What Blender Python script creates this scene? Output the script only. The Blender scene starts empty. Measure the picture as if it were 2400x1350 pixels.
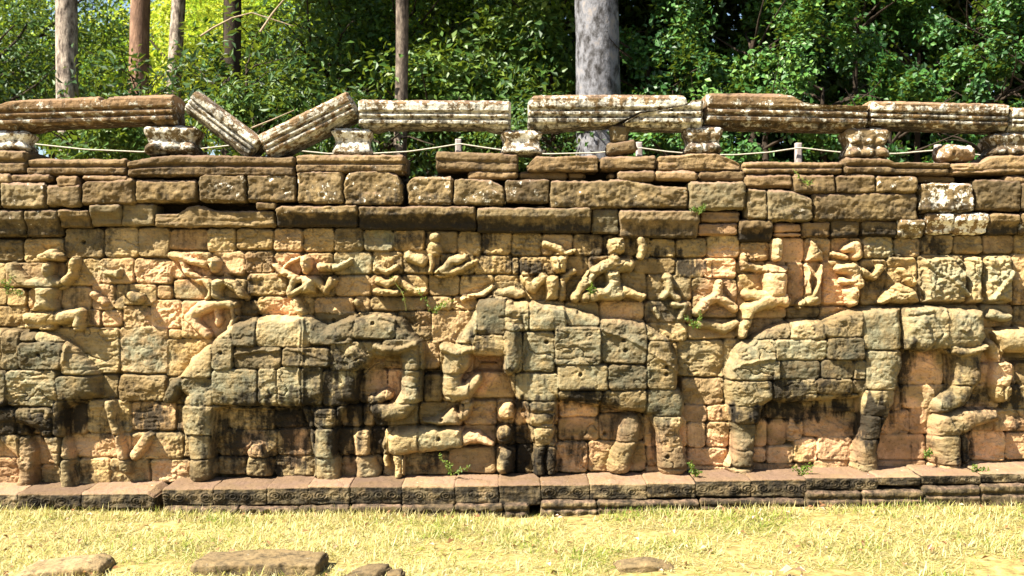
import bpy, math
import numpy as np
from mathutils import Vector, Matrix
R = math.radians
C = bpy.context.scene
COL = C.collection
rng = np.random.default_rng(7)

# ------------------------------------------------------------------ camera, sky, sun, exposure
D0, PX, HY, CZ = 9.0, 300.0, 675.0, 1.733      # camera distance (m), photo px per metre at y=0, horizon row, eye height
def S(y): return (D0 + y) / D0
def wx(px, y=0.0): return (px - 1200.0) / PX * S(y)
def wz(py, y=0.0): return CZ + (HY - py) / PX * S(y)

cam = bpy.data.cameras.new('camera'); co = bpy.data.objects.new('camera', cam); COL.objects.link(co)
co.location = (0, -D0, CZ); co.rotation_euler = (R(90), 0, 0)
cam.sensor_width = 36; cam.lens = 36 * PX * D0 / 2400.0; cam.clip_end = 500; cam.clip_start = 0.1
cam.dof.use_dof = True; cam.dof.focus_distance = D0; cam.dof.aperture_fstop = 4.0
C.camera = co
SUN = Vector((-0.57, -0.33, 0.75)).normalized()
w = bpy.data.worlds.new('World'); C.world = w; w.use_nodes = True
nt = w.node_tree; nt.nodes.clear()
sky = nt.nodes.new('ShaderNodeTexSky'); sky.sky_type = 'NISHITA'; sky.sun_disc = False
sky.sun_elevation = math.asin(SUN.z); sky.sun_rotation = math.atan2(SUN.x, SUN.y) % (2 * math.pi)
bg = nt.nodes.new('ShaderNodeBackground'); bg.inputs[1].default_value = 0.05
wo = nt.nodes.new('ShaderNodeOutputWorld')
nt.links.new(sky.outputs[0], bg.inputs[0]); nt.links.new(bg.outputs[0], wo.inputs[0])
sl = bpy.data.lights.new('sun', 'SUN'); sl.energy = 5.0; sl.angle = R(0.5); sl.color = (1.0, 0.94, 0.81)
so = bpy.data.objects.new('sun', sl); COL.objects.link(so); so.rotation_euler = SUN.to_track_quat('Z', 'Y').to_euler()
so.location = (-6, -6, 12)
C.view_settings.view_transform = 'Standard'; C.view_settings.look = 'None'
C.view_settings.exposure = 2.08; C.view_settings.gamma = 1.0

# ------------------------------------------------------------------ noise
def hsh(ix, iy, iz, seed):
    h = (ix.astype(np.int64) * 374761393 + iy.astype(np.int64) * 668265263 + iz.astype(np.int64) * 2147483647 + seed * 1274126177) & 0xffffffff
    h = ((h ^ (h >> 13)) * 1274126177) & 0xffffffff
    h = ((h ^ (h >> 16)) * 2246822519) & 0xffffffff
    return ((h ^ (h >> 15)) & 0xffffff) / float(0xffffff)
def vn3(x, y, z, seed=0):
    ix, iy, iz = np.floor(x), np.floor(y), np.floor(z)
    fx, fy, fz = x - ix, y - iy, z - iz
    fx, fy, fz = [f * f * (3 - 2 * f) for f in (fx, fy, fz)]
    o = 0
    for a in (0, 1):
        for b in (0, 1):
            for c in (0, 1):
                o = o + hsh(ix + a, iy + b, iz + c, seed) * (fx if a else 1 - fx) * (fy if b else 1 - fy) * (fz if c else 1 - fz)
    return o
def fbm3(x, y, z, octv=4, seed=0, gain=.5):
    o = 0; a = 1.0; t = 0; f = 1.0
    for k in range(octv):
        o = o + a * vn3(x * f, y * f, z * f, seed + k * 17); t += a; a *= gain; f *= 2.03
    return o / t * 2 - 1
def vn2(x, y, seed=0):
    ix, iy = np.floor(x), np.floor(y); fx, fy = x - ix, y - iy
    fx, fy = fx * fx * (3 - 2 * fx), fy * fy * (3 - 2 * fy); z = np.zeros_like(ix)
    return (hsh(ix, iy, z, seed) * (1 - fx) + hsh(ix + 1, iy, z, seed) * fx) * (1 - fy) + (hsh(ix, iy + 1, z, seed) * (1 - fx) + hsh(ix + 1, iy + 1, z, seed) * fx) * fy
def fbm2(x, y, octv=4, seed=0, gain=.5):
    o = 0; a = 1.0; t = 0; f = 1.0
    for k in range(octv):
        o = o + a * vn2(x * f, y * f, seed + k * 31); t += a; a *= gain; f *= 2.07
    return o / t * 2 - 1
def cell2(x, y, seed=0):
    ix, iy = np.floor(x), np.floor(y); z = np.zeros_like(ix); best = np.full(np.shape(x), 9.0)
    for a in (-1, 0, 1):
        for b in (-1, 0, 1):
            jx = ix + a + .15 + .7 * hsh(ix + a, iy + b, z, seed); jy = iy + b + .15 + .7 * hsh(ix + a, iy + b, z + 1, seed)
            best = np.minimum(best, (x - jx) ** 2 + (y - jy) ** 2)
    return np.sqrt(best)

# ------------------------------------------------------------------ mesh helpers
def mk(name, V, F, mat, parent=None, tone=None, tint=None, nor=None, smooth=True, loc=None, T=None):
    """one mesh object from vertex array V, quad array F (n,4) and optional triangle array T (n,3)"""
    me = bpy.data.meshes.new(name)
    V = np.ascontiguousarray(V, dtype=np.float32)
    parts = []; tot = []
    if F is not None and len(F): parts.append(np.asarray(F, np.int32).ravel()); tot.append(np.full(len(F), 4, np.int32))
    if T is not None and len(T): parts.append(np.asarray(T, np.int32).ravel()); tot.append(np.full(len(T), 3, np.int32))
    L = np.concatenate(parts); tot = np.concatenate(tot)
    st = np.concatenate([[0], np.cumsum(tot)[:-1]]).astype(np.int32)
    me.vertices.add(len(V)); me.vertices.foreach_set('co', V.ravel())
    me.loops.add(len(L)); me.loops.foreach_set('vertex_index', L)
    me.polygons.add(len(tot)); me.polygons.foreach_set('loop_start', st); me.polygons.foreach_set('loop_total', tot)
    me.polygons.foreach_set('use_smooth', np.full(len(tot), bool(smooth)))
    me.update(calc_edges=True); me.validate()
    if tone is not None:
        a = me.color_attributes.new('tone', 'FLOAT_COLOR', 'POINT')
        t = np.asarray(tone, np.float32)
        if t.ndim == 1: t = np.tile(t, (len(V), 1))
        a.data.foreach_set('color', np.ascontiguousarray(t).ravel())
    if tint is not None:
        a = me.attributes.new('tint', 'FLOAT', 'POINT'); a.data.foreach_set('value', np.asarray(tint, np.float32))
    if nor is not None:
        me.normals_split_custom_set_from_vertices(np.asarray(nor, np.float32))
    me.materials.append(mat)
    o = bpy.data.objects.new(name, me); COL.objects.link(o)
    if parent is not None: o.parent = parent
    if loc is not None: o.location = loc
    return o
def tag(o, label=None, cat=None, group=None, kind=None):
    if label: o['label'] = label
    if cat: o['category'] = cat
    if group: o['group'] = group
    if kind: o['kind'] = kind
    return o
def empty(name, loc=(0, 0, 0)):
    o = bpy.data.objects.new(name, None); COL.objects.link(o); o.location = loc; o.empty_display_size = .2; return o

_bg = {}
def boxgrid(nx, ny, nz):
    if (nx, ny, nz) in _bg: return _bg[(nx, ny, nz)]
    P = []; Q = []; base = 0
    def face(na, nb, f, flip):
        nonlocal base
        a, b = np.meshgrid(np.arange(na + 1), np.arange(nb + 1), indexing='ij')
        P.append(np.stack(f(a.ravel(), b.ravel()), 1))
        i, j = np.meshgrid(np.arange(na), np.arange(nb), indexing='ij'); i = i.ravel(); j = j.ravel()
        k = base + i * (nb + 1) + j
        q = np.stack([k, k + nb + 1, k + nb + 2, k + 1], 1)
        Q.append(q[:, ::-1] if flip else q); base += (na + 1) * (nb + 1)
    c = lambda a, v: np.full_like(a, v)
    face(nx, nz, lambda a, b: (a, c(a, 0), b), False); face(nx, nz, lambda a, b: (a, c(a, ny), b), True)
    face(nx, ny, lambda a, b: (a, b, c(a, 0)), True); face(nx, ny, lambda a, b: (a, b, c(a, nz)), False)
    face(ny, nz, lambda a, b: (c(a, 0), a, b), True); face(ny, nz, lambda a, b: (c(a, nx), a, b), False)
    P = np.concatenate(P); Q = np.concatenate(Q)
    key = (P[:, 0] * 4096 + P[:, 1]) * 4096 + P[:, 2]
    u, first, inv = np.unique(key, return_index=True, return_inverse=True)
    r = (P[first].astype(float) / np.array([nx, ny, nz]), inv.ravel()[Q])
    _bg[(nx, ny, nz)] = r
    return r
def terr(n, k=4.0):
    q = n * k; f = q - np.floor(q); f = np.clip(f * 5, 0, 1); return (np.floor(q) + f * f * (3 - 2 * f)) / k * 2
def fw0(n): return np.clip(-n[:, 1], 0, 1)
_seed = [100]
def stone(name, x0, y0, x1, y1, yf=-.05, depth=.4, r=.03, rough=.007, top=None, bot=None, prof=None, tone=(0, 0, 0, 0),
          parent=None, sx=None, tilt=0.0, orn=0.0, disp=None, clip=False, tint0=0.0, res=.0085, chip=.03, slope=0.0, bed=0.0, mat=None, skew=0.0, roty=0.0, tonef=None, yaw=0.0):
    """a weathered block given by its photo rectangle at depth yf; closed box, rounded, chipped, eroded"""
    _seed[0] += 1; sd = _seed[0]
    s = S(yf); W = (x1 - x0) / PX * s; H = (y1 - y0) / PX * s
    nx = max(5, int(W / res)); nz = max(5, int(H / res)); ny = max(4, int(min(depth, .5) / .03))
    uvw, Q = boxgrid(nx, ny, nz)
    sz = np.array([W, depth, H]); r = min(r, .48 * sz.min())
    p = uvw * sz; q = np.clip(p, r, sz - r); dv = p - q; n = dv / np.maximum(np.linalg.norm(dv, axis=1, keepdims=True), 1e-9)
    p = q + n * r
    ef = 1 - np.abs(n).max(1)
    o = sd * 3.71
    lo = fbm3(p[:, 0] / .11 + o, p[:, 1] / .11, p[:, 2] / .09 + o, 3, sd)
    hi = fbm3(p[:, 0] / .028 + o, p[:, 1] / .028, p[:, 2] / .022 + o, 3, sd + 5)
    d = rough * 1.3 * lo + rough * .75 * hi
    big = fbm3(p[:, 0] / .2 + o, p[:, 1] / .2, p[:, 2] / .2, 2, sd + 9)
    d -= chip * ef * np.clip(.5 + 1.1 * big + .7 * lo, 0, 1.6)
    if rough > .005: d += fw0(n) * .6 * rough * terr(fbm3(p[:, 0] / .13 + o, p[:, 1] / .13, p[:, 2] / .07 + o, 3, sd + 21))
    if bed: d += bed * fbm3(p[:, 0] / .25 + o, p[:, 1] / .25, p[:, 2] / .016 + lo * .8, 2, sd + 3)
    fw = np.clip(-n[:, 1], 0, 1)
    pxx = x0 + uvw[:, 0] * (x1 - x0); pyy = y1 - uvw[:, 2] * (y1 - y0)
    if orn:
        cc = cell2(pxx / 13 + fbm2(pxx / 17, pyy / 17, 2, sd) * .8, pyy / 13 + fbm2(pxx / 15, pyy / 15, 2, sd + 1) * .8, sd)
        m = np.clip(np.minimum(uvw[:, 2], 1 - uvw[:, 2]) * 5, 0, 1)
        d += fw * orn * (.5 - cc) * m * np.clip(.6 + big, 0, 1.3)
    if disp is not None: d += fw * disp(pxx, pyy)
    p = p + n * d[:, None]
    v = uvw[:, 2]; u = uvw[:, 0]
    if prof is not None:
        pv = np.interp(v, [a for a, b in prof], [b for a, b in prof])
        p[:, 1] -= pv * np.clip(1 - p[:, 1] / min(.16, depth * .5), 0, 1)
    if slope: p[:, 2] -= slope * np.clip(1 - p[:, 1] / depth, 0, 1) * v
    if top is not None or bot is not None:
        zt = np.interp(x0 + u * (x1 - x0), [a for a, b in top], [(y1 - b) / PX * s for a, b in top]) if top else H
        zb = np.interp(x0 + u * (x1 - x0), [a for a, b in bot], [(y1 - b) / PX * s for a, b in bot]) if bot else 0
        p[:, 2] = np.clip(p[:, 2], zb + .004 * hi, zt + .006 * lo + .004 * hi) if clip else zb + p[:, 2] / H * (zt - zb)
    if sx is not None:
        k = np.interp(v, [a for a, b in sx], [b for a, b in sx])
        p[:, 0] = W / 2 + (p[:, 0] - W / 2) * k; p[:, 1] = depth / 2 + (p[:, 1] - depth / 2) * k
    if skew: p[:, 0] += skew * (v - .5) * H
    p[:, 0] -= W / 2
    t = np.tile(np.array(tone, float), (len(p), 1))
    if tonef is not None: t = np.clip(t + tonef(u, v, pxx, pyy), 0, 1)
    ob = mk(name, p, Q, mat or M['stone_dark'], parent, tone=t, tint=np.full(len(p), tint0 + rng.uniform(-.25, .35)))
    a = R(tilt)
    c = Vector((wx((x0 + x1) / 2, yf), yf, wz((y0 + y1) / 2, yf)))
    ob.rotation_euler = (0, a, R(yaw))
    ob.location = c - Matrix.Rotation(a, 3, 'Y') @ Vector((0, 0, H / 2))
    return ob

# ------------------------------------------------------------------ materials
M = {}
def newmat(name):
    m = bpy.data.materials.new(name); m.use_nodes = True; t = m.node_tree; t.nodes.clear()
    out = t.nodes.new('ShaderNodeOutputMaterial'); b = t.nodes.new('ShaderNodeBsdfPrincipled')
    t.links.new(b.outputs[0], out.inputs[0]); b.inputs['Roughness'].default_value = .9
    b.inputs['Specular IOR Level'].default_value = .2
    return m, t, b, out
class G:
    """tiny node-graph helper"""
    def __init__(s, t): s.t = t
    def pos(s): return s.t.nodes.new('ShaderNodeNewGeometry').outputs['Position']
    def objc(s): return s.t.nodes.new('ShaderNodeTexCoord').outputs['Object']
    def scale(s, v, k):
        n = s.t.nodes.new('ShaderNodeMapping'); n.inputs['Scale'].default_value = k; s.t.links.new(v, n.inputs[0]); return n.outputs[0]
    def noise(s, v, sc, det=4, rough=.6, dist=0):
        n = s.t.nodes.new('ShaderNodeTexNoise'); n.inputs['Scale'].default_value = sc; n.inputs['Detail'].default_value = det
        n.inputs['Roughness'].default_value = rough; n.inputs['Distortion'].default_value = dist; s.t.links.new(v, n.inputs['Vector']); return n.outputs['Fac']
    def voro(s, v, sc, feat='F1'):
        n = s.t.nodes.new('ShaderNodeTexVoronoi'); n.feature = feat; n.inputs['Scale'].default_value = sc; s.t.links.new(v, n.inputs['Vector']); return n.outputs['Distance']
    def ramp(s, f, stops):
        n = s.t.nodes.new('ShaderNodeValToRGB'); e = n.color_ramp.elements
        while len(e) < len(stops): e.new(.5)
        for k, (p, c) in zip(e, stops):
            k.position = p; k.color = (c if len(c) == 4 else (*c, 1)) if not isinstance(c, (int, float)) else (c, c, c, 1)
        s.t.links.new(f, n.inputs[0]); return n.outputs[0]
    def math(s, op, a, b=None, clamp=False):
        n = s.t.nodes.new('ShaderNodeMath'); n.operation = op; n.use_clamp = clamp
        for i, x in enumerate((a, b)):
            if x is None: continue
            if isinstance(x, (int, float)): n.inputs[i].default_value = x
            else: s.t.links.new(x, n.inputs[i])
        return n.outputs[0]
    def mix(s, f, a, b, mode='MIX'):
        n = s.t.nodes.new('ShaderNodeMix'); n.data_type = 'RGBA'; n.blend_type = mode
        for i, x in ((0, f), (6, a), (7, b)):
            if isinstance(x, (int, float)): n.inputs[i].default_value = x
            elif isinstance(x, tuple): n.inputs[i].default_value = (*x, 1)
            else: s.t.links.new(x, n.inputs[i])
        return n.outputs[2]
    def attr(s, name, out='Color'):
        n = s.t.nodes.new('ShaderNodeAttribute'); n.attribute_name = name; return n.outputs[out], n.outputs['Alpha']
    def sep(s, c):
        n = s.t.nodes.new('ShaderNodeSeparateColor'); s.t.links.new(c, n.inputs[0]); return n.outputs[0], n.outputs[1], n.outputs[2]
    def sepz(s, c):
        n = s.t.nodes.new('ShaderNodeSeparateXYZ'); s.t.links.new(c, n.inputs[0]); return n.outputs[2]
    def bump(s, h, dist, strength, b, prev=None):
        n = s.t.nodes.new('ShaderNodeBump'); n.inputs['Distance'].default_value = dist; n.inputs['Strength'].default_value = strength
        s.t.links.new(h, n.inputs['Height'])
        if prev is not None: s.t.links.new(prev, n.inputs['Normal'])
        if b is not None: s.t.links.new(n.outputs[0], b.inputs['Normal'])
        return n.outputs[0]

def stone_mat(name, c0, c1, c2, c3, dirt, upc, upa):
    m, t, b, out = newmat(name); g = G(t); P = g.pos()
    c, al = g.attr('tone'); pk, bk, gy = g.sep(c)
    n1 = g.noise(P, 2.6, 4, .65); n2 = g.noise(P, 14, 5, .7); n3 = g.noise(P, 55, 4, .7)
    streak = g.noise(g.scale(P, (26, 26, 3.2)), 1.0, 4, .65)
    bedn = g.noise(g.scale(P, (5, 5, 60)), 1.0, 3, .6)
    base = g.ramp(n1, [(.28, c0), (.5, c1), (.72, c2)])
    base = g.mix(g.ramp(n2, [(.35, 0), (.62, .8)]), base, c3)
    base = g.mix(g.math('MULTIPLY', g.ramp(bedn, [(.45, 0), (.65, 1)]), .3), base, dirt)
    f = g.math('MULTIPLY', pk, g.ramp(g.noise(P, 7, 5, .7), [(.3, .35), (.6, 1)]))
    base = g.mix(f, base, g.mix(n2, (.50, .25, .125), (.54, .345, .19)))
    f = g.math('MULTIPLY', gy, g.ramp(g.noise(P, 9, 6, .75), [(.3, .15), (.6, 1)]))
    base = g.mix(f, base, g.mix(g.ramp(n2, [(.3, 0), (.7, 1)]), (.075, .070, .042), (.215, .20, .125)))
    # purple-brown weathering of upward faces
    nz = g.sepz(t.nodes.new('ShaderNodeNewGeometry').outputs['Normal'])
    up = g.math('MULTIPLY', g.ramp(nz, [(.35, 0), (.8, 1)]), g.ramp(g.noise(P, 5, 4), [(.35, .2 * upa), (.6, upa)]))
    base = g.mix(up, base, upc)
    # pale lichen
    lich = g.math('ADD', g.math('MULTIPLY', g.noise(P, 16, 6, .72), 1.0), g.math('MULTIPLY', al, .34))
    lf = g.math('MULTIPLY', g.ramp(lich, [(.70, 0), (.735, 1)]), g.ramp(al, [(.02, 0), (.1, 1)]))
    base = g.mix(lf, base, g.mix(n3, (.45, .40, .30), (.74, .71, .63)))
    # black lichen and stains, plus shade painted under bellies and in gaps
    blk = g.math('ADD', g.math('ADD', g.math('MULTIPLY', n2, .6), g.math('MULTIPLY', streak, .55)), g.math('MULTIPLY', bk, .50))
    bf = g.math('MULTIPLY', g.ramp(blk, [(.68, 0), (.80, .5), (.93, .95)]), g.ramp(bk, [(.03, 0), (.15, 1)]))
    base = g.mix(bf, base, (.014, .011, .007))
    spk = g.ramp(n3, [(.33, 1), (.43, 0)])
    base = g.mix(g.math('MULTIPLY', spk, .6), base, (.06, .035, .014))
    ti = t.nodes.new('ShaderNodeAttribute'); ti.attribute_name = 'tint'
    base = g.mix(1.0, base, g.ramp(g.math('ADD', ti.outputs['Fac'], .5), [(0, .40), (.5, .98), (1, 1.4)]), 'MULTIPLY')
    t.links.new(base, b.inputs['Base Color'])
    h = g.bump(g.noise(P, 38, 6, .7), .02, .55, None)
    h = g.bump(bedn, .008, .35, None, h)
    g.bump(g.voro(P, 90), .006, .25, b, h)
    return m
M['stone'] = stone_mat('weathered_sandstone', (.17, .108, .040), (.30, .203, .085), (.45, .325, .15), (.165, .113, .048), (.09, .058, .024), (.34, .24, .13), .4)
M['stone_dark'] = stone_mat('brown_mossy_sandstone', (.08, .051, .022), (.175, .117, .05), (.29, .21, .10), (.07, .048, .022), (.045, .03, .014), (.20, .125, .088), .75)

def simple_mat(name, stops, sc=20, rough=.9, bumpd=.01, stretch=(1, 1, 1), pos='pos', bumps=.5):
    m, t, b, out = newmat(name); g = G(t); P = g.scale(g.pos(), stretch)
    n = g.noise(P, sc, 5, .65)
    t.links.new(g.ramp(n, stops), b.inputs['Base Color']); b.inputs['Roughness'].default_value = rough
    g.bump(g.noise(P, sc * 2.5, 4, .7), bumpd, bumps, b)
    return m
def leaf_mat(name, cols, trans=.35, rough=.45, spec=.35):
    m, t, b, out = newmat(name); g = G(t)
    f = t.nodes.new('ShaderNodeAttribute'); f.attribute_name = 'tint'
    c = g.ramp(f.outputs['Fac'], [(i / (len(cols) - 1), k) for i, k in enumerate(cols)])
    t.links.new(c, b.inputs['Base Color']); b.inputs['Roughness'].default_value = rough; b.inputs['Specular IOR Level'].default_value = spec
    tr = t.nodes.new('ShaderNodeBsdfTranslucent'); mx = t.nodes.new('ShaderNodeMixShader'); mx.inputs[0].default_value = trans
    br = g.mix(.45, c, (.45, .55, .04)); t.links.new(br, tr.inputs[0])
    t.links.new(b.outputs[0], mx.inputs[1]); t.links.new(tr.outputs[0], mx.inputs[2]); t.links.new(mx.outputs[0], out.inputs[0])
    return m
M['bark_pale'] = simple_mat('mottled_silver_bark', [(.36, (.02, .018, .017)), (.45, (.07, .067, .07)), (.56, (.15, .15, .165)), (.72, (.22, .19, .17))], 8, .9, .03, (1.2, 1.2, .7))
M['bark_grey'] = simple_mat('grey_brown_bark', [(.36, (.04, .03, .024)), (.48, (.19, .15, .12)), (.66, (.42, .35, .28))], 11, .9, .03, (1.5, 1.5, .6))
M['bark_brown'] = simple_mat('warm_brown_bark', [(.3, (.07, .04, .026)), (.55, (.19, .11, .07)), (.75, (.30, .20, .13))], 8, .9, .03, (1.5, 1.5, .5))
M['bark_dim'] = simple_mat('dim_spotted_bark', [(.36, (.03, .022, .017)), (.48, (.09, .068, .052)), (.66, (.20, .16, .12))], 11, .9, .03, (1.5, 1.5, .6))
M['bark_dark'] = simple_mat('dark_bark', [(.3, (.012, .009, .006)), (.7, (.05, .034, .022))], 8, .9, .03, (1.5, 1.5, .5))
M['post'] = simple_mat('weathered_pinkish_wood', [(.3, (.24, .19, .17)), (.7, (.40, .34, .31))], 9, .8, .004, (8, 8, 1))
M['rope'] = simple_mat('pale_rope', [(.3, (.32, .28, .2)), (.7, (.50, .46, .37))], 60, .8, .002)
M['leaf_ivy'] = leaf_mat('glossy_dark_green_leaf', [(.010, .036, .010), (.022, .075, .014), (.045, .125, .020), (.11, .20, .035)], .15, .5, .35)
M['leaf_mid'] = leaf_mat('mid_green_leaf', [(.008, .026, .007), (.020, .058, .009), (.05, .105, .014), (.13, .18, .025)], .2, .5, .3)
M['leaf_bright'] = leaf_mat('yellow_green_leaf', [(.06, .15, .010), (.15, .28, .015), (.30, .40, .025), (.48, .48, .05)], .5, .5, .3)
M['leaf_gold'] = leaf_mat('golden_leaf', [(.10, .18, .012), (.22, .29, .02), (.38, .40, .03), (.50, .46, .05)], .5, .5, .3)
M['leaf_weed'] = leaf_mat('fresh_weed_leaf', [(.035, .08, .012), (.08, .14, .02), (.16, .21, .03)], .35, .5, .3)
M['stem'] = simple_mat('green_brown_stem', [(.3, (.12, .10, .03)), (.7, (.22, .24, .06))], 30, .8, .002)
M['twig'] = simple_mat('bare_twig', [(.3, (.14, .10, .06)), (.7, (.30, .23, .15))], 30, .8, .002)
M['grass'] = leaf_mat('dry_and_green_grass', [(.07, .14, .012), (.19, .23, .03), (.37, .32, .09), (.44, .37, .145), (.55, .48, .26), (.16, .09, .03)], .2, .6, .2)
M['dead_leaf'] = leaf_mat('dry_brown_leaf', [(.16, .07, .03), (.30, .16, .08), (.55, .40, .30)], .1, .8, .1)
# ------------------------------------------------------------------ the carved wall: one height field, cut into named parts
BLOCKS = """0,558,46,612 47,557,141,615 142,533,235,606 235,531,314,604 314,533,392,602 389,536,482,585 479,534,549,590 550,534,636,585
0,613,5,672 5,614,146,672 146,607,230,670 227,605,307,665 307,605,397,666 392,590,490,651 488,588,570,643 570,588,636,640
0,672,5,716 5,675,53,719 53,674,135,730 135,672,209,727 208,666,261,727 261,666,286,727 282,666,361,716 360,667,398,702 398,652,498,702 498,652,575,702 575,640,671,694
0,718,54,766 53,731,133,770 132,725,229,766 230,727,279,766 280,717,347,769 345,703,420,771 419,704,549,794 388,772,420,794 549,703,601,741
0,770,12,868 12,770,53,865 53,773,90,800 88,766,160,802 52,802,152,865 152,768,272,878 272,766,388,877 380,795,502,885 502,792,553,865 548,741,604,811
0,868,25,948 25,866,139,950 138,880,270,937 272,880,384,942 384,888,432,948 430,886,505,950 502,863,609,948
0,955,42,1018 42,955,130,1020 130,937,198,1022 198,940,300,1018 298,942,408,1012 408,950,432,1015 430,950,530,1018 530,955,640,1010
0,1018,46,1075 46,1022,145,1092 148,1020,272,1077 272,1018,300,1078 300,1016,424,1080 424,1015,442,1075 440,1018,500,1075 500,1010,645,1072
0,1075,80,1160 80,1092,148,1160 148,1078,177,1160 177,1078,252,1150 250,1078,345,1145 346,1080,445,1138 440,1076,500,1128 500,1073,640,1118
636,532,705,590 705,532,780,590 780,532,850,590 850,535,920,588 920,537,995,588 996,538,1072,593 1073,540,1130,599 1131,541,1198,597
600,588,636,640 636,592,702,645 702,592,778,645 778,590,870,643 870,588,944,643 943,585,1029,642 1029,594,1112,643 1112,598,1200,643
671,645,782,696 782,645,866,695 866,645,936,695 936,645,1002,694 1001,643,1076,694 1076,645,1157,696 1157,645,1228,700
600,695,732,740 732,697,826,738 826,696,864,733 864,696,1000,728 998,695,1060,728 1060,695,1118,728
604,738,731,812 729,730,832,806 831,733,931,793 930,730,1012,800 1012,728,1120,804 1118,699,1186,784 1183,702,1240,775
553,810,667,863 668,812,778,858 778,800,900,867 898,793,985,866 985,798,1030,866 1030,803,1110,875 1108,784,1182,835 1180,775,1225,870 1182,835,1210,900
610,860,655,948 655,858,710,950 710,856,760,945 760,866,840,948 838,866,905,946 905,866,990,946 990,878,1038,945 1036,876,1100,945 1098,872,1208,935
640,955,738,1003 738,955,790,1003 790,950,850,1003 850,948,875,1000 875,946,978,1000 980,945,1085,998 1085,940,1165,998 1165,938,1207,995 1207,940,1240,1000
645,1005,740,1070 740,1003,790,1070 790,1005,868,1068 868,1003,905,1068 905,1000,978,1066 979,998,1083,1062 1083,998,1165,1046 1165,998,1207,1045
640,1070,745,1120 745,1070,797,1126 797,1072,835,1122 833,1070,893,1125 895,1065,945,1122 945,1066,1050,1118 1050,1050,1165,1114 1165,1048,1207,1115
1198,544,1271,599 1271,547,1346,598 1346,548,1415,600 1415,550,1492,600 1492,553,1527,608 1525,557,1587,603 1588,556,1660,602 1660,551,1737,603 1738,565,1810,611
1200,602,1218,645 1218,600,1310,645 1310,599,1382,648 1382,600,1488,640 1488,605,1587,642 1588,605,1655,652 1652,604,1732,652 1731,612,1800,640
1227,645,1311,705 1311,648,1383,706 1383,640,1458,706 1458,636,1518,706 1519,643,1626,705 1626,652,1732,745 1732,640,1848,748
1240,705,1325,773 1325,707,1405,765 1406,705,1512,750 1512,705,1626,758 1225,776,1300,870 1300,766,1407,855 1407,747,1514,850 1514,758,1615,800 1616,748,1734,795 1734,748,1848,795
1515,800,1592,912 1590,797,1702,885 1700,795,1812,890 1307,855,1422,913 1423,853,1515,912 1208,873,1308,938
1308,915,1410,938 1410,913,1513,970 1514,912,1604,975 1602,888,1700,950 1700,890,1805,950
1602,950,1660,992 1660,950,1716,990 1240,938,1308,1000 1308,938,1405,980 1405,972,1512,1035 1308,980,1405,1036 1512,975,1614,1050 1614,992,1658,1052 1658,990,1716,1052 1716,990,1772,1053 1772,985,1804,1050 1716,948,1800,990
1207,1000,1250,1042 1250,1000,1308,1045 1210,1042,1252,1115 1252,1045,1302,1115 1302,1038,1380,1112 1380,1036,1516,1110 1516,1047,1612,1097 1614,1052,1715,1097 1714,1053,1764,1092 1764,1050,1800,1088
1809,556,1890,615 1891,556,1955,615 1955,554,2027,612 2027,553,2102,605 2103,556,2165,603 2165,550,2241,596 2242,549,2311,595 2311,549,2385,594 2385,548,2400,594
1800,612,1848,640 1848,612,1890,718 1890,612,1932,718 1932,610,2022,716 2022,608,2086,716 2086,603,2158,716 2158,596,2270,713 2270,598,2310,713 2310,597,2380,712 2380,595,2400,713
1848,720,1926,747 1848,747,1928,796 1927,720,2018,790 2017,717,2112,818 2112,718,2213,820 2210,715,2305,815 2306,713,2386,769 2386,714,2400,769
1810,796,1932,843 1932,790,2020,843 2021,819,2115,913 2306,770,2346,853 2345,770,2400,828 1804,843,1822,890 1820,843,1918,887 1919,842,1995,887 1995,842,2022,887 2112,820,2220,903 2220,813,2304,902 2303,853,2390,905 2390,850,2400,905
1805,887,1910,940 1908,887,1994,922 1992,887,2027,920 1910,922,2012,960 2010,913,2095,972 2095,905,2120,965 2120,903,2200,960 2195,902,2270,958 2265,902,2352,958 2352,902,2400,962
1800,940,1910,985 1910,955,2012,970 1804,985,1850,1048 1848,983,1890,1040 1891,968,2018,1028 2010,972,2060,1028 2058,962,2140,1022 2138,955,2252,1020 2250,957,2340,1015 2338,960,2400,1015
1800,1048,1868,1090 1865,1030,1922,1087 1922,1025,2007,1082 2005,1028,2055,1084 2055,1020,2180,1082 2180,1020,2252,1087 2252,1018,2280,1085 2280,1013,2368,1084 2367,1017,2400,1082
1764,1088,1915,1110 1915,1082,2055,1108 2055,1082,2180,1106 2180,1086,2400,1110 1516,1097,1764,1115"""
BL = [tuple(map(float, t.split(','))) for t in BLOCKS.split()]
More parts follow.
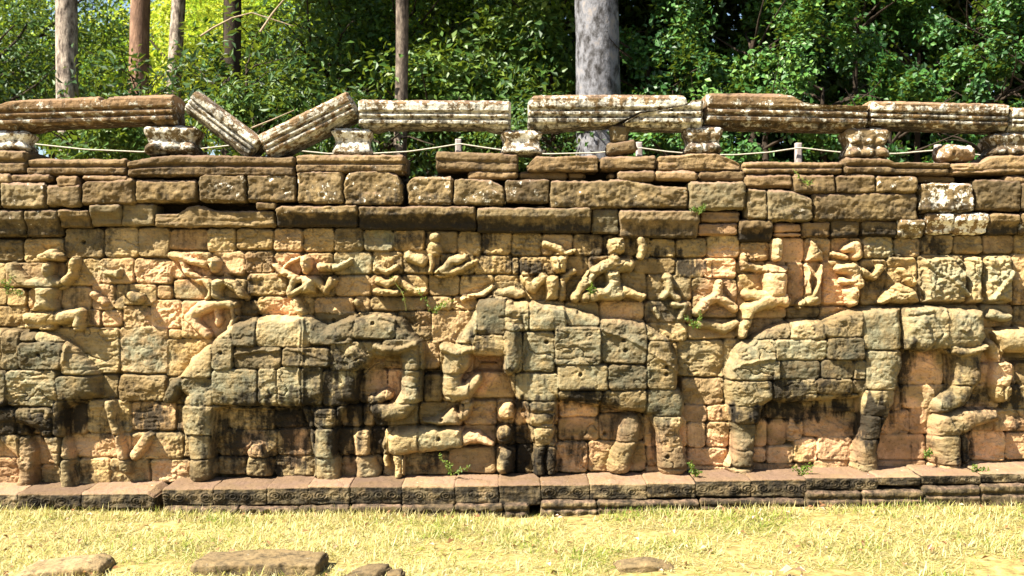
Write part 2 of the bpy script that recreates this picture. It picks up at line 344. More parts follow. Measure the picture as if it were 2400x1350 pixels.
# relief: thing key | sub-part | kind height(+edge) | numbers   (c: chain of x y r; p: outline; a: surface line added on top; s: smooth outline)
RELIEF = """e0||p 40 42|-170 768 40 768 112 775 158 802 204 842 230 882 234 930 186 946 152 956 152 1012 120 1024 60 1000 -170 1000
e0|leg|c 34|118 985 36 134 1040 27 152 1095 19 160 1140 21
e0|leg|c 28|20 1000 42 58 1060 24 62 1105 19 58 1145 24
e0|tail|c 22|150 888 13 195 903 14 222 922 13
e0|tail|c 24|254 946 12 266 1000 11 280 1050 11 290 1098 17
e1||p 50 46|404 905 440 846 500 796 550 757 620 740 720 738 765 762 835 735 852 760 846 870 838 940 760 956 640 962 520 956 470 985 430 970 440 930
e1|head|p 58 34|790 802 832 742 880 734 940 744 978 790 992 830 986 868 946 872 938 838 880 838 862 862 815 866
e1|ear|c 66|832 822 24 846 838 26 836 852 20
e1|tusk|c 70|886 812 12 935 822 13 978 806 10
e1|tusk|c 46|876 937 13 906 926 14
e1|trunk|c 58|970 815 26 968 880 26 964 925 26 940 958 24 906 966 20 884 956 14
e1|leg|c 48|468 955 44 470 1010 37 473 1060 30 474 1106 31
e1|leg|c 48|770 955 42 764 1010 27 764 1060 27 766 1110 32
e1|leg|c 30|850 1030 22 853 1060 20 862 1106 31
e1|leg|c 20|600 1062 20 604 1106 32
e1|strap|c 30|722 955 13 735 1010 12 742 1062 10
e1|tail|c 44|440 890 15 412 903 18 400 934 13
e2|ear|c 66|1196 770 24 1204 830 26 1196 862 18
e2||p 48 44|1195 702 1240 706 1330 716 1420 745 1510 755 1574 800 1592 860 1592 920 1606 960 1560 986 1510 972 1420 955 1310 938 1210 942 1190 880 1178 790
e2|head|p 56 32|1118 704 1160 692 1202 700 1232 740 1216 830 1190 872 1180 842 1110 836 1062 822 1076 780 1104 750
e2|tusk|c 62|1042 814 12 1075 826 15 1110 814 11
e2|trunk|c 54|1072 842 34 1056 886 23 1062 918 24 1094 916 20 1118 886 15
e2|leg|c 50|1258 895 54 1268 960 38 1272 1018 29
e2|leg|c 40|1264 1045 15 1263 1108 15
e2|leg|c 34|1291 1045 15 1292 1108 15
e2|leg|c 46|1562 945 46 1566 1010 31 1573 1055 32 1577 1085 36
e2|leg|c 32|1478 995 28 1466 1050 25 1452 1092 28
e3||p 48 46|1688 884 1722 815 1790 770 1850 750 1930 745 2014 720 2110 720 2116 850 2096 912 2010 932 1900 946 1800 946 1742 990 1714 960
e3|head|p 54 34|2108 720 2210 718 2302 727 2309 790 2292 818 2190 823 2110 822
e3|trunk|c 38|2264 810 38 2264 885 33 2244 930 26 2204 952 17
e3|ear|c 62|2150 760 26 2160 800 24
e3|tusk|c 58|2225 818 14 2262 826 13 2300 812 8
e3|leg|c 52|2062 850 54 2052 930 42 2042 1000 25 2030 1050 25 2028 1096 30
e3|leg|c 46|1746 955 42 1744 1015 28 1741 1070 26 1738 1090 34
pl||c 30|1187 965 21 1187 966 21
pl||c 30|1183 1016 20 1183 1024 20
pl||c 30|1183 1072 20 1183 1096 21
li||p 42 32|2182 1008 2200 966 2250 956 2340 958 2346 986 2290 1000 2262 1020 2204 1032
li|leg|c 44|2216 1000 36 2216 1050 32 2222 1096 28
li|leg|c 22|2264 1040 15 2260 1104 14
bu||p 40 26|905 1022 930 1003 1085 1001 1092 1050 985 1064 925 1070 905 1060
bu|head|c 26|1088 1030 16 1120 1023 14 1152 1043 7
bu|leg|c 32|934 1060 14 936 1116 13
bu|tail|c 22|912 1012 8 901 1045 8 908 1090 6
fa||p 30 14|985 986 1040 976 1066 950 1083 976 1083 997 990 997
fa|leg|c 34|1095 946 16 1086 972 14
dw||p 36 26|2330 782 2360 768 2500 768 2500 828 2350 826
dw|arm|c 24|2325 812 15 2348 840 18 2352 870 28 2346 920 24
r0|headdress|c 38|100 602 10 118 598 15 136 604 10
r0|head|s 46 16|104 615 121 613 128 622 127 640 118 652 107 648 101 640 98 632 102 626
r0|arm|c 28|22 626 14 34 645 13 62 664 13 110 668 15 146 666 12
r0|arm|c 28|148 664 12 164 646 11 172 610 10
r0||p 38 26|80 660 138 660 128 700 134 730 58 733 84 704
r0||c 28|118 655 10 118 668 13
r0|leg|c 30|66 746 17 126 745 19
r0|leg|c 30|146 745 17 186 736 13 180 765 13
r0|leg|c 22|65 762 9 120 765 9
r1|head|s 40 16|489 604 502 601 512 610 513 628 505 638 492 638 487 622
r1|arm|c 24|398 598 10 422 604 10 456 616 9 478 622 9
r1|arm|c 22|418 612 9 440 642 10 464 656 10
r1||p 40 28|460 648 532 648 517 684 522 708 476 708 482 684
r1|arm|c 24|524 654 12 555 680 11 572 697 9
r1|leg|c 30|545 712 13 505 711 14 472 720 16 446 742 15 464 765 13 486 786 11
r1|leg|c 18|545 716 10 550 745 10 538 770 8
r1|loincloth|c 20|505 718 9 510 758 8
r2|head|s 42 15|704 600 718 595 730 604 731 630 720 642 707 640 702 620
r2|bow|c 24|624 610 5 658 634 8 698 656 8
r2|bow|c 14|652 640 5 672 616 5 700 606 5
r2|arm|c 26|690 652 9 677 688 9
r2|arm|c 26|678 690 9 706 676 8 720 662 9
r2|arm|c 24|738 658 11 764 682 10 778 656 11
r2|arm|c 24|750 626 10 790 628 9 820 612 7
r2||p 32 24|700 645 744 645 740 690 704 690
r2|leg|c 24|690 705 12 706 732 12
r3|arm|c 24|1230 652 12 1248 676 13 1276 650 11
r3||p 34 18|1280 646 1311 646 1311 701 1278 703
r3|head|s 36 15|1292 600 1314 596 1330 602 1328 640 1310 644 1294 636
r3|sword|c 20|1275 572 9 1300 576 9 1326 596 7
r3|sword|c 18|1308 597 6 1346 587 5
r3|arm|c 22|1322 656 10 1346 636 8
r3|leg|c 24|1318 668 11 1318 700 9
r4|head|s 46 18|1428 562 1444 556 1462 558 1468 574 1466 592 1450 598 1428 596 1425 580
r4|arm|c 30|1346 696 12 1370 666 12 1392 637 13 1424 622 16 1472 622 17
r4|arm|c 26|1502 600 11 1508 578 10 1502 562 9
r4||p 40 24|1414 630 1462 630 1454 660 1462 692 1410 692 1422 660
r4||c 30|1440 600 9 1440 612 15
r4|leg|c 34|1370 696 13 1410 690 16 1452 688 17
r4|leg|c 32|1464 680 13 1506 696 10
d0||c 20|1566 650 12 1570 680 9
d0|leg|c 20|1554 696 8 1570 684 9 1590 700 8
d1||c 24|1686 662 9 1684 694 14
d1|leg|c 24|1684 694 14 1660 708 12 1636 734 11
d1|leg|c 22|1688 697 13 1724 722 11
d2||c 18|1578 712 8 1606 716 8 1596 746 7
d2|leg|c 16|1534 724 7 1546 742 6
r5|head|s 42 15|1810 560 1824 556 1836 564 1838 594 1830 612 1814 612 1808 590
r5|arm|c 22|1745 600 9 1752 625 9 1790 632 10 1842 632 12
r5||p 42 26|1788 628 1850 628 1846 700 1798 706
r5|leg|c 36|1840 704 16 1792 707 18 1756 725 16 1750 760 12
r5|leg|c 30|1746 764 12 1742 786 9
r5||c 28|1756 690 14 1800 694 13
r5|bow|c 22|1894 626 5 1897 685 6
r5|bow|c 22|1927 624 5 1921 660 6 1904 694 7
r5|bow|c 24|1878 716 8 1910 700 9
sh||p 24 9|1896 612 1901 562 1914 570 1931 594 1932 612
r6|head|c 30|1988 582 10 2010 577 13 2008 598 15
r6|arm|c 20|1958 595 7 1986 602 8
r6|arm|c 34|1974 630 13 2000 634 17 2010 662 17
r6|arm|c 28|1978 656 8 1998 660 8
r6||c 32|1998 684 16 2000 706 14
r6|arm|c 24|2010 636 14 2050 650 10 2068 624 7
r6|pot|p 34 28|2054 713 2076 680 2110 664 2145 678 2158 713
r6|arm|c 22|2120 634 9 2142 662 11
bs||c 22|1018 552 10 1018 556 12
bs||c 20|1018 580 16 1018 586 17
g0|arm|c 22|884 628 7 905 640 8 928 626 7
g0|arm|c 22|884 658 9 905 668 10 930 654 9
g0||c 20|880 684 8 932 684 9
g1||c 24|958 602 15 988 612 14
g1|arm|c 24|1030 642 11 1060 612 12 1088 605 9
g1|arm|c 22|1038 642 9 1084 626 9 1112 616 6
g1||c 16|1010 600 7 1010 640 7
g1|arm|c 18|940 662 10 972 686 9 996 684 8
g1|arm|c 18|1084 700 7 1130 690 8 1152 676 7
b1||p 18 8|2168 606 2240 602 2268 640 2268 708 2170 708
b1||c 24|2172 616 7 2240 662 7 2272 690 6
b2||p 18 8|2274 604 2306 602 2306 710 2274 710
b3||p 12 8|2318 604 2376 604 2376 706 2318 706
b3||c 24|2330 698 7 2376 640 8
b3||c 20|2336 654 10 2337 655 10
b3||c 20|2358 644 10 2359 645 10
lm||c 20|1160 690 9 1200 685 14 1226 690 9
lm2||c 20|835 712 9 836 713 9
ft||c 20|344 1022 11 330 1050 15 312 1068 12
mr||c 22|2330 740 14 2365 745 10
mr2||c 18|1640 760 9 1700 770 14 1740 752 9
ft2||c 14|1450 690 4 1452 692 4
cu||c 18|215 690 9 240 712 9
cu2||c 22|250 640 7 272 644 8 276 634 6
cu3||c 24|308 690 10 322 700 14
|a|a 6 3|716 745 716 950
|a|a 6 3|708 745 708 950
|a|a 6 3|560 828 620 820 667 820
|a|a 6 3|670 812 730 826 772 842
|a|a 7 3|1407 772 1470 792 1514 815 1552 842 1592 872
|a|a 6 3|1714 862 1760 845 1812 838
|a|a 7 4|1994 845 1996 886
|a|a -9 4|1226 968 1305 966
|a|a -9 4|1226 996 1305 994
|a|a 7 3|905 770 915 776 922 770
|a|a -6 3|800 800 822 790 850 800 862 830
|a|a -7 3|1176 745 1222 742 1236 790 1226 850
|a|a 7 3|1118 770 1128 776 1136 770
|a|a -7 3|2122 740 2180 735 2200 780 2176 816
|a|a 7 3|2236 768 2248 775 2258 768
|a|a -6 3|890 750 930 757 960 790
|a|a -5 2|948 850 985 848
|a|a -5 2|945 880 992 880
|a|a -5 2|945 905 990 905
|a|a 9 5|160 812 158 845
"""
HOLES = [(97,829),(524,826),(778,752),(877,757),(1280,801),(1460,797),(1464,820),(1359,876),(1559,859),(1559,876),(1458,567),(1240,1150),(1350,1162),(188,567),(1356,732),(1035,985),(1029,1028),(1562,1068),(1420,1020)]
ORN = [(2160,600,2270,712,34),(2310,598,2380,712,34),(2272,600,2308,712,26),(47,557,141,612,7),(0,558,46,612,5),(479,534,549,590,6),(550,534,636,585,4),(636,556,850,590,6),(1198,552,1346,600,9),(1346,550,1415,600,6),
       (2027,553,2165,605,10),(1131,560,1198,597,8),(1073,560,1130,599,8),(345,705,420,770,8),(419,750,480,794,7),(640,592,702,620,6),(720,596,776,640,7),(2210,722,2300,775,10),(1740,570,1808,610,7),(1735,650,1800,690,6),
       (208,610,300,664,6),(310,610,395,664,7),(870,590,944,642,7),(866,648,936,694,6),(1000,700,1118,728,6),(930,735,1010,800,8),(280,720,347,768,7),(1660,556,1737,602,6),(1890,560,1955,614,7),(1112,600,1200,642,6),
       (142,533,235,606,3),(235,531,314,604,4),(350,1085,440,1136,6),(1590,556,1660,602,3),(0,720,54,766,6),(780,600,870,640,4),(570,645,670,694,6),(600,700,640,738,6),(2165,550,2311,595,5),(1512,708,1626,756,4),(310,1020,420,1078,4)]
BLACK = [(640,985,130,42,.75),(560,1040,90,45,.6),(710,1060,55,50,.65),(610,1088,90,25,.35),(815,940,55,75,.95),(805,1020,40,50,.85),(505,975,30,35,.6),(165,975,36,45,1),(70,1000,110,35,.85),(20,960,60,40,.7),(200,1110,60,30,.5),  # real black stains, together with shade painted under the elephants' bellies
 (330,985,45,40,.75),(1262,960,58,38,.7),(1270,1080,35,45,.75),(1225,1060,35,65,.85),(1350,930,55,22,.85),(1205,800,25,60,.5),(1340,1050,45,45,.45),(1450,990,55,40,.5),(1550,1010,35,45,.6),(1850,965,130,25,.85),(2040,985,28,60,.95),
 (2250,860,45,50,.5),(2290,930,80,30,.6),(2380,930,40,35,.95),(2268,1060,28,50,.8),(1622,628,35,25,.95),(955,565,40,22,.7),(1560,590,35,16,.75),(2200,575,45,22,.9),(1400,592,35,30,.6),(1250,628,55,20,.75),(280,700,30,25,.3),
 (170,700,30,20,.4),(820,640,30,20,.4),(830,850,60,30,.6),(760,850,60,60,.45),(890,690,40,15,.3),(1050,620,90,35,.5),(1130,560,40,20,.5),(1410,560,70,20,.5),(580,940,60,25,.7),(700,930,60,25,.6),(990,1085,60,30,.5),
 (1000,900,25,40,.5),(1120,800,40,25,.5),(2130,860,22,50,.6),(2060,650,50,40,.55),(2110,600,50,15,.4),(1920,660,22,40,.4),(1700,560,30,12,.3),(1850,915,60,30,.6),(1950,910,50,20,.5),(1430,940,60,25,.5),(250,1000,40,60,.35),(370,1000,50,30,.5),(570,680,40,30,.5),(1180,1010,25,80,.35),(890,1010,25,60,.6),(720,760,90,15,.25),(950,640,40,40,.4),(2380,1000,30,40,.3)]
PINK = [(230,700,30,60,.6),(350,640,55,32,.75),(440,630,55,38,.9),(540,620,42,32,.7),(380,740,46,38,1),(480,750,64,48,1),(690,620,62,32,.8),(650,720,45,28,.8),(910,905,72,48,1),(1130,860,62,62,.95),(1110,985,72,45,.7),(1130,1030,45,24,1),
 (1350,975,62,40,.85),(1350,1060,60,50,.6),(1450,1000,60,40,.7),(1600,1040,85,55,.9),(1690,1060,85,40,1),(1690,620,55,42,.85),(1680,700,55,48,.75),(1850,580,65,32,.8),(1850,660,65,62,.8),(1960,670,52,52,.9),(1900,1010,125,45,1),(1960,1060,90,40,1),
 (2120,1000,75,70,1),(2160,870,55,48,1),(2110,1060,90,40,1),(2320,1050,65,42,1),(2300,970,65,30,.8),(2340,870,55,42,.9),(2390,1030,42,60,.8),(290,1050,90,32,.6),(200,1050,60,32,.7),(100,1060,52,40,.6),(20,1110,70,55,.7),(390,1110,55,30,.7),
 (690,1030,28,62,.8),(590,1040,28,28,.8),(250,750,40,20,.9),(1990,585,45,30,.7),(1210,970,40,40,.6),(1640,970,60,30,.7),(1850,535,40,20,.9),(850,1090,50,30,.5),(1010,740,40,50,.3),(1900,870,60,30,.5),(1790,760,60,30,.4),(560,620,60,30,.5),(1480,740,50,25,.5),(2010,870,30,40,.3),(1810,1060,60,40,.9),(2200,1100,250,20,.6),(1700,1100,300,16,.6),(1920,610,40,15,.6),(300,560,80,30,.2),(840,1060,30,40,.3),(1100,700,60,20,.3)]
GREY = [(80,905,72,50,.75),(330,820,62,62,.8),(470,915,42,42,.6),(560,900,72,52,.7),(780,770,62,40,.75),(970,900,32,62,.75),(885,562,42,27,1),(1250,820,62,62,1),(1360,810,62,52,1),(1150,740,42,52,.75),(1260,905,52,42,.8),(1470,880,52,32,.8),(1560,945,48,36,.7),
 (1560,725,64,34,.6),(1580,670,62,42,.5),(1780,840,62,52,.85),(1870,865,52,27,.95),(2070,770,52,52,.6),(2220,650,62,62,.7),(2340,650,52,62,.85),(2340,740,42,27,.8),(440,690,42,22,.7),(830,620,52,27,.75),(250,640,42,27,.7),(2230,940,62,30,.6),(1030,980,52,22,.6),
 (810,880,55,42,.5),(700,900,60,50,.5),(640,780,70,40,.3),(1470,800,50,50,.4),(1280,740,40,40,.6),(1360,740,45,30,.5),(680,660,50,20,.3),(100,830,50,30,.5),(210,850,50,30,.5),(470,1000,45,60,.4),(765,1050,30,60,.6),(1440,650,60,50,.4),(110,680,60,40,.4),(1870,820,60,25,.6),(1980,815,40,25,.7),(2150,770,50,50,.5),(2065,860,45,45,.4),(1040,1030,45,30,.5),(270,560,130,36,.5),(1190,680,40,20,.5),(2090,580,60,25,.6),(930,780,60,20,.4),(1630,830,50,40,.35),(880,1100,40,20,.3),(2270,760,40,40,.5),(330,730,30,30,.5)]

def pseg(X, Y, ax, ay, bx, by):
    dx, dy = bx - ax, by - ay; L = dx * dx + dy * dy + 1e-9
    t = np.clip(((X - ax) * dx + (Y - ay) * dy) / L, 0, 1)
    return np.hypot(X - ax - t * dx, Y - ay - t * dy), t
def spoly(X, Y, P):
    """signed distance, positive inside"""
    d = np.full(X.shape, 1e9); ins = np.zeros(X.shape, bool)
    for (ax, ay), (bx, by) in zip(P, P[1:] + P[:1]):
        d = np.minimum(d, pseg(X, Y, ax, ay, bx, by)[0])
        if ay != by:
            c = ((ay > Y) != (by > Y)) & (X < (bx - ax) * (Y - ay) / (by - ay) + ax); ins ^= c
    return np.where(ins, d, -d)

GX0, GX1, GY0, GY1, GS = -170., 2571., 530., 1170., 2.0
gx = np.arange(GX0, GX1, GS); gy = np.arange(GY0, GY1, GS)
X, Y = np.meshgrid(gx, gy); NY, NX = X.shape
WX = X + 3.5 * fbm2(X / 42, Y / 42, 3, 1) + .8 * fbm2(X / 9, Y / 9, 2, 2); WY = Y + 3.0 * fbm2(X / 50, Y / 36, 3, 3) + .8 * fbm2(X / 9, Y / 9, 2, 4)
ms = np.full(X.shape, -30.); base = np.full(X.shape, -14.); bid = np.full(X.shape, -1)
def sub(x0, y0, x1, y1, m=0):
    i0 = max(0, int((y0 - m - GY0) / GS)); i1 = min(NY, int((y1 + m - GY0) / GS) + 2)
    j0 = max(0, int((x0 - m - GX0) / GS)); j1 = min(NX, int((x1 + m - GX0) / GS) + 2)
    return slice(i0, i1), slice(j0, j1)
for k, (x0, y0, x1, y1) in enumerate(BL):
    if x0 <= 0: x0 = -200 if x1 > 5 else -60
    if x1 >= 2400: x1 = 2600
    x0 -= .3; x1 += .3; y0 -= .3; y1 += .3
    sl_ = sub(x0, y0, x1, y1, 14); a = WX[sl_]; b = WY[sl_]
    r = min(11., .3 * min(x1 - x0, y1 - y0))
    qx = np.abs(a - (x0 + x1) / 2) - ((x1 - x0) / 2 - r); qy = np.abs(b - (y0 + y1) / 2) - ((y1 - y0) / 2 - r)
    d = r - (np.hypot(np.maximum(qx, 0), np.maximum(qy, 0)) + np.minimum(np.maximum(qx, qy), 0))
    u = rng.random(6)
    e = 2.5 + 3.5 * u[0]; dep = 6 + 4 * u[1]; off = (u[2] - .5) * 7
    til = (u[3] - .5) * .09 * (a - (x0 + x1) / 2) + (u[4] - .5) * .09 * (b - (y0 + y1) / 2)
    h = off + til - dep * (1 - np.sqrt(np.clip(1 - (1 - np.clip(d / e, 0, 1)) ** 2, 0, 1))) + np.where(d < .2 + 2.6 * u[5] ** 1.5, np.maximum(d - (.2 + 2.6 * u[5] ** 1.5), -5) * 3.4, 0)
    up = d > ms[sl_]
    base[sl_] = np.where(up, h, base[sl_]); bid[sl_] = np.where(up, k, bid[sl_]); ms[sl_] = np.maximum(ms[sl_], d)

rel = np.zeros(X.shape); pid = np.zeros(X.shape, np.int32); keys = [None]; add = np.zeros(X.shape)
RX = X + 5.0 * fbm2(X / 22, Y / 22, 3, 11); RY = Y + 5.0 * fbm2(X / 22, Y / 22, 3, 12)
for ln in RELIEF.strip().split('\n'):
    key, sb, kd, nums = ln.split('|'); kd = kd.split(); v = list(map(float, nums.split())); H = float(kd[1])
    if kd[0] == 'c':
        P = [v[i:i + 3] for i in range(0, len(v), 3)]; m = max(p[2] for p in P) + 6
        s_ = sub(min(p[0] for p in P), min(p[1] for p in P), max(p[0] for p in P), max(p[1] for p in P), m)
        h = np.zeros(RX[s_].shape)
        for p, q in zip(P, P[1:]):
            d, t = pseg(RX[s_], RY[s_], p[0], p[1], q[0], q[1]); rr = p[2] + (q[2] - p[2]) * t
            h = np.maximum(h, H * np.sqrt(np.clip(1 - (d / rr) ** 2.7, 0, 1)))
    elif kd[0] in 'ps':
        P = [(v[i], v[i + 1]) for i in range(0, len(v), 2)]; e = float(kd[2])
        s_ = sub(min(p[0] for p in P), min(p[1] for p in P), max(p[0] for p in P), max(p[1] for p in P), 6)
        d = spoly(RX[s_], RY[s_], P)
        h = H * np.sqrt(np.clip(1 - (1 - np.clip(d / e, 0, 1)) ** 2, 0, 1))
        if kd[0] == 's':   # a head: brow, nose and mouth cut into it
            cx = (min(p[0] for p in P) + max(p[0] for p in P)) / 2; cy = (min(p[1] for p in P) + max(p[1] for p in P)) / 2; hh = (max(p[1] for p in P) - min(p[1] for p in P)) / 40
            a = RX[s_] - cx + 3; b = (RY[s_] - cy) / hh
            f = 6 * np.exp(-(a / 3.0) ** 2 - ((b - 3) / 5.5) ** 2) - 6 * np.exp(-((np.abs(a) - 6) / 3.5) ** 2 - ((b + .5) / 2.2) ** 2) - 5 * np.exp(-(a / 5) ** 2 - ((b - 11) / 1.3) ** 2) + 3 * np.exp(-(a / 12) ** 2 - ((b + 5) / 2) ** 2) + 4 * np.exp(-(a / 6) ** 2 - ((b - 9) / 1.5) ** 2)
            h = h + f * (h > H * .5)
    else:
        P = [(v[i], v[i + 1]) for i in range(0, len(v), 2)]; r = float(kd[2])
        s_ = sub(min(p[0] for p in P), min(p[1] for p in P), max(p[0] for p in P), max(p[1] for p in P), 3 * r + 4)
        h = 0
        for p, q in zip(P, P[1:]): h = np.maximum(h, np.exp(-(pseg(RX[s_], RY[s_], *p, *q)[0] / r) ** 2))
        add[s_] += H * h; continue
    kk = (key, sb)
    # repeated limbs are separate sub-parts; the torso pieces of one figure are one
    if sb and kk in keys:
        n = 1
        while (key, sb + '#%d' % n) in keys: n += 1
        kk = (key, sb + '#%d' % n)
    if kk not in keys: keys.append(kk)
    up = h > rel[s_] + .3
    pid[s_] = np.where(up & (h > 4), keys.index(kk), pid[s_]); rel[s_] = np.maximum(rel[s_], h)
for (x0, y0, x1, y1, A) in ORN:
    s_ = sub(x0, y0, x1, y1); a, b = X[s_], Y[s_]
    m = np.clip(np.minimum(np.minimum(a - x0, x1 - a), np.minimum(b - y0, y1 - b)) / 8, 0, 1)
    cc = cell2(a / 15 + fbm2(a / 18, b / 18, 2, 5) * .9, b / 15 + fbm2(a / 16, b / 16, 2, 6) * .9, int(x0))
    add[s_] += .55 * A * m * (np.clip(.62 - cc, -.1, .6) * 1.6 + .5 * np.abs(fbm2(a / 9, b / 9, 2, int(y0))) - .2) * np.where(rel[s_] > 6, .35, 1)
for (hx, hy) in HOLES:
    s_ = sub(hx, hy, hx, hy, 9); add[s_] -= 12 * np.clip((5.2 - np.hypot(X[s_] - hx, Y[s_] - hy)) / 1.6, 0, 1)
lo = fbm2(X / 46, Y / 38, 3, 21); mid = fbm2(X / 17, Y / 14, 3, 22); hi = fbm2(X / 5.5, Y / 5, 2, 23)
bed = fbm2(X / 60 + hsh(bid, bid * 0, bid * 0, 3) * 50, Y / 5 + lo * 1.5 + hsh(bid, bid * 0, bid * 0, 4) * 50, 2, 24)
rb = hsh(bid, bid * 0, bid * 0 + 2, 9)
bw = np.clip((rb - .45) * 2.5, 0, 1)
fl = fbm2(X / 48 + hsh(bid, bid * 0, bid * 0, 6) * 40, Y / 30 + hsh(bid, bid * 0, bid * 0, 7) * 40, 4, 27)
flake = 5.5 * terr(fl) * np.clip(1.4 * hsh(bid, bid * 0, bid * 0 + 8, 5), .25, 1)
pits = np.clip(fbm2(X / 11, Y / 8, 3, 25) - .22, 0, 1)
crack = np.clip(.035 - np.abs(fbm2(X / 70, Y / 45, 3, 26)), 0, 1) / .035 * np.clip((rb - .5) * 3, 0, 1)
k = np.clip(1 - rel / 70, .6, 1)
# every block of a big relief keeps its own plane: flatten towards the block mean
big = np.isin(pid, [i for i in range(1, len(keys)) if keys[i][0] in ('e0', 'e1', 'e2', 'e3', 'bu', 'li') and keys[i][1] in ('', 'head')]) & (rel > 26) & (bid >= 0)
cnt = np.bincount(bid[big], minlength=len(BL)); mean = np.bincount(bid[big], weights=rel[big], minlength=len(BL)) / np.maximum(cnt, 1)
jit = (np.random.default_rng(3).random(len(BL)) - .5) * 12
rel = np.where(big, rel + (.45 * (mean[bid] - rel) + jit[bid]) * np.clip((rel - 26) / 14, 0, 1), rel)
isfig = np.isin(pid, [i for i in range(1, len(keys)) if keys[i][0][0] in 'rdgb'])
def blur(a, n):
    for ax in (0, 1):
        c = np.cumsum(np.pad(a, [(n + 1, n) if i == ax else (0, 0) for i in (0, 1)], mode='edge'), axis=ax)
        a = (c[2 * n + 1:] - c[:-2 * n - 1]) / (2 * n + 1) if ax == 0 else (c[:, 2 * n + 1:] - c[:, :-2 * n - 1]) / (2 * n + 1)
    return a
halo = blur(blur((rel > 6).astype(float), 4), 4) * np.clip(1 - rel / 10, 0, 1)
HF = rel * np.interp(rel, [0, 24, 36, 44, 70], [1.28, 1.28, 1.2, 1.08, 1.05]) - 10 * halo + base + add + 2.4 * lo * k + (1.3 + .9 * isfig) * mid + flake + .8 * hi + 2.0 * bed * bw - 5 * pits - 5.5 * crack
HF -= np.clip((Y - 1100) / 40, 0, 1) * 4
YB = .075
VX = (X - 1200) / PX; VY = YB - HF / PX; VZ = CZ + (HY - Y) / PX
dzx = np.gradient(HF, axis=1) / GS; dzy = np.gradient(HF, axis=0) / GS
N = np.stack([-dzx, -np.ones_like(HF), dzy], 2); N /= np.linalg.norm(N, axis=2, keepdims=True)
def blobs(L, wob=.55, streaky=False):
    o = np.zeros(X.shape); nz = fbm2(X / 34, Y / 34, 4, 31)
    if streaky: nz = .5 * nz + .9 * fbm2(X / 13, Y / 85, 4, 33)
    for (cx, cy, rx, ry, a) in L:
        s_ = sub(cx - 1.7 * rx, cy - 1.7 * ry, cx + 1.7 * rx, cy + 1.7 * ry)
        d = np.hypot((X[s_] - cx) / rx, (Y[s_] - cy) / ry) + nz[s_] * wob
        o[s_] = np.maximum(o[s_], a * np.clip((1.25 - d) / .6, 0, 1))
    return o
tb = rng.random((len(BL) + 1, 3))
TONE = np.stack([np.clip(np.maximum(blobs(PINK) * np.clip(1.25 - rel / 55, .15, 1), .25 * (tb[bid, 0] > .72) * (rel < 8)), 0, 1),
                 np.clip(blobs(BLACK, 1.0, True) * np.where(isfig, .3, .8) + (.12 * (tb[bid, 1] > .7) + .55 * np.clip(fbm2(X / 60, Y / 75, 4, 71) + .02, 0, .6)) * np.where(isfig, .35, 1), 0, 1),
                 np.clip(blobs(GREY) + .22 * (tb[bid, 2] > .6) + .45 * np.clip((rel - 8) / 34, 0, 1), 0, 1),
                 np.zeros(X.shape)], 2)
wall = tag(empty('carved_terrace_wall', (0, .1, 0)), 'long carved sandstone terrace wall with elephants and riders in relief above the dry grass', 'wall', kind='thing')
OFF = Vector((0, -.1, 0))
PN = {'e0': 'carved_elephant', 'e1': 'carved_elephant', 'e2': 'carved_elephant', 'e3': 'carved_elephant', 'pl': 'carved_lotus_column', 'li': 'carved_lion', 'bu': 'carved_bull', 'fa': 'carved_fallen_figure', 'dw': 'carved_dwarf',
      'sh': 'carved_shield', 'bs': 'carved_bust', 'b1': 'carved_leaf_panel', 'b2': 'carved_leaf_panel', 'b3': 'carved_leaf_panel', 'lm': 'carved_cushion', 'ft': 'carved_foot', 'ft2': 'carved_scroll', 'cu': 'carved_scroll', 'mr': 'carved_cloud', 'mr2': 'carved_cloud', 'lm2': 'carved_cushion', 'cu2': 'carved_scroll', 'cu3': 'carved_scroll'}
PL = {'e0': 'elephant relief facing left with only its rump, hind legs and hanging tail in view', 'e1': 'elephant relief facing right whose trunk curls back under a lit tusk', 'e2': 'elephant relief facing left with grey lichen on its flank', 'e3': 'elephant relief with large square shoulder blocks at the right',
      'r0': 'seated rider with both arms spread', 'r1': 'striding figure with a bent knee on fresh pink stone', 'r2': 'archer drawing a bow', 'r3': 'small figure swinging a sword', 'r4': 'large seated rider with broad shoulders', 'r5': 'seated rider beside a forked bow', 'r6': 'crouching rider beside a rounded pot'}
cell = pid[:-1, :-1]
ii, jj = np.meshgrid(np.arange(NY - 1), np.arange(NX - 1), indexing='ij')
Q4 = np.stack([ii * NX + jj, (ii + 1) * NX + jj, (ii + 1) * NX + jj + 1, ii * NX + jj + 1], 2)
ALLV = np.stack([VX, VY, VZ], 2).reshape(-1, 3); ALLN = N.reshape(-1, 3); ALLT = TONE.reshape(-1, 4); ALLI = (-.38 + .86 * hsh(bid, bid * 0, bid * 0 + 5, 15) ** .7 + .30 * fbm2(X / 25, Y / 25, 3, 44) + .34 * isfig - .2 * np.isin(pid, [i for i in range(1, len(keys)) if keys[i][0] in ('e0', 'e1', 'e2', 'e3')]) - .3 * np.clip(1 - ms / 3, 0, 1)).reshape(-1)
def piece(name, mask, parent):
    f = Q4[mask]
    if len(f) < 4: return None
    u, inv = np.unique(f, return_inverse=True)
    o = mk(name, ALLV[u] + np.array(OFF), inv.reshape(-1, 4), M['stone'], parent, tone=ALLT[u], tint=ALLI[u], nor=ALLN[u]); return o
piece('stone_facing', cell == 0, wall)
body = {}
order = sorted(range(1, len(keys)), key=lambda i: (keys[i][1] != '', i))
for i in order:
    key, sb = keys[i]; m = cell == i
    if not m.any(): continue
    if sb == '' or key not in body:
        o = piece(PN.get(key, 'carved_rider' if key[0] == 'r' else 'carved_figure'), m, wall)
        if o is not None:
            body[key] = o
            if key in PL: o['label'] = PL[key]
    else: piece(sb.split('#')[0], m, body[key])

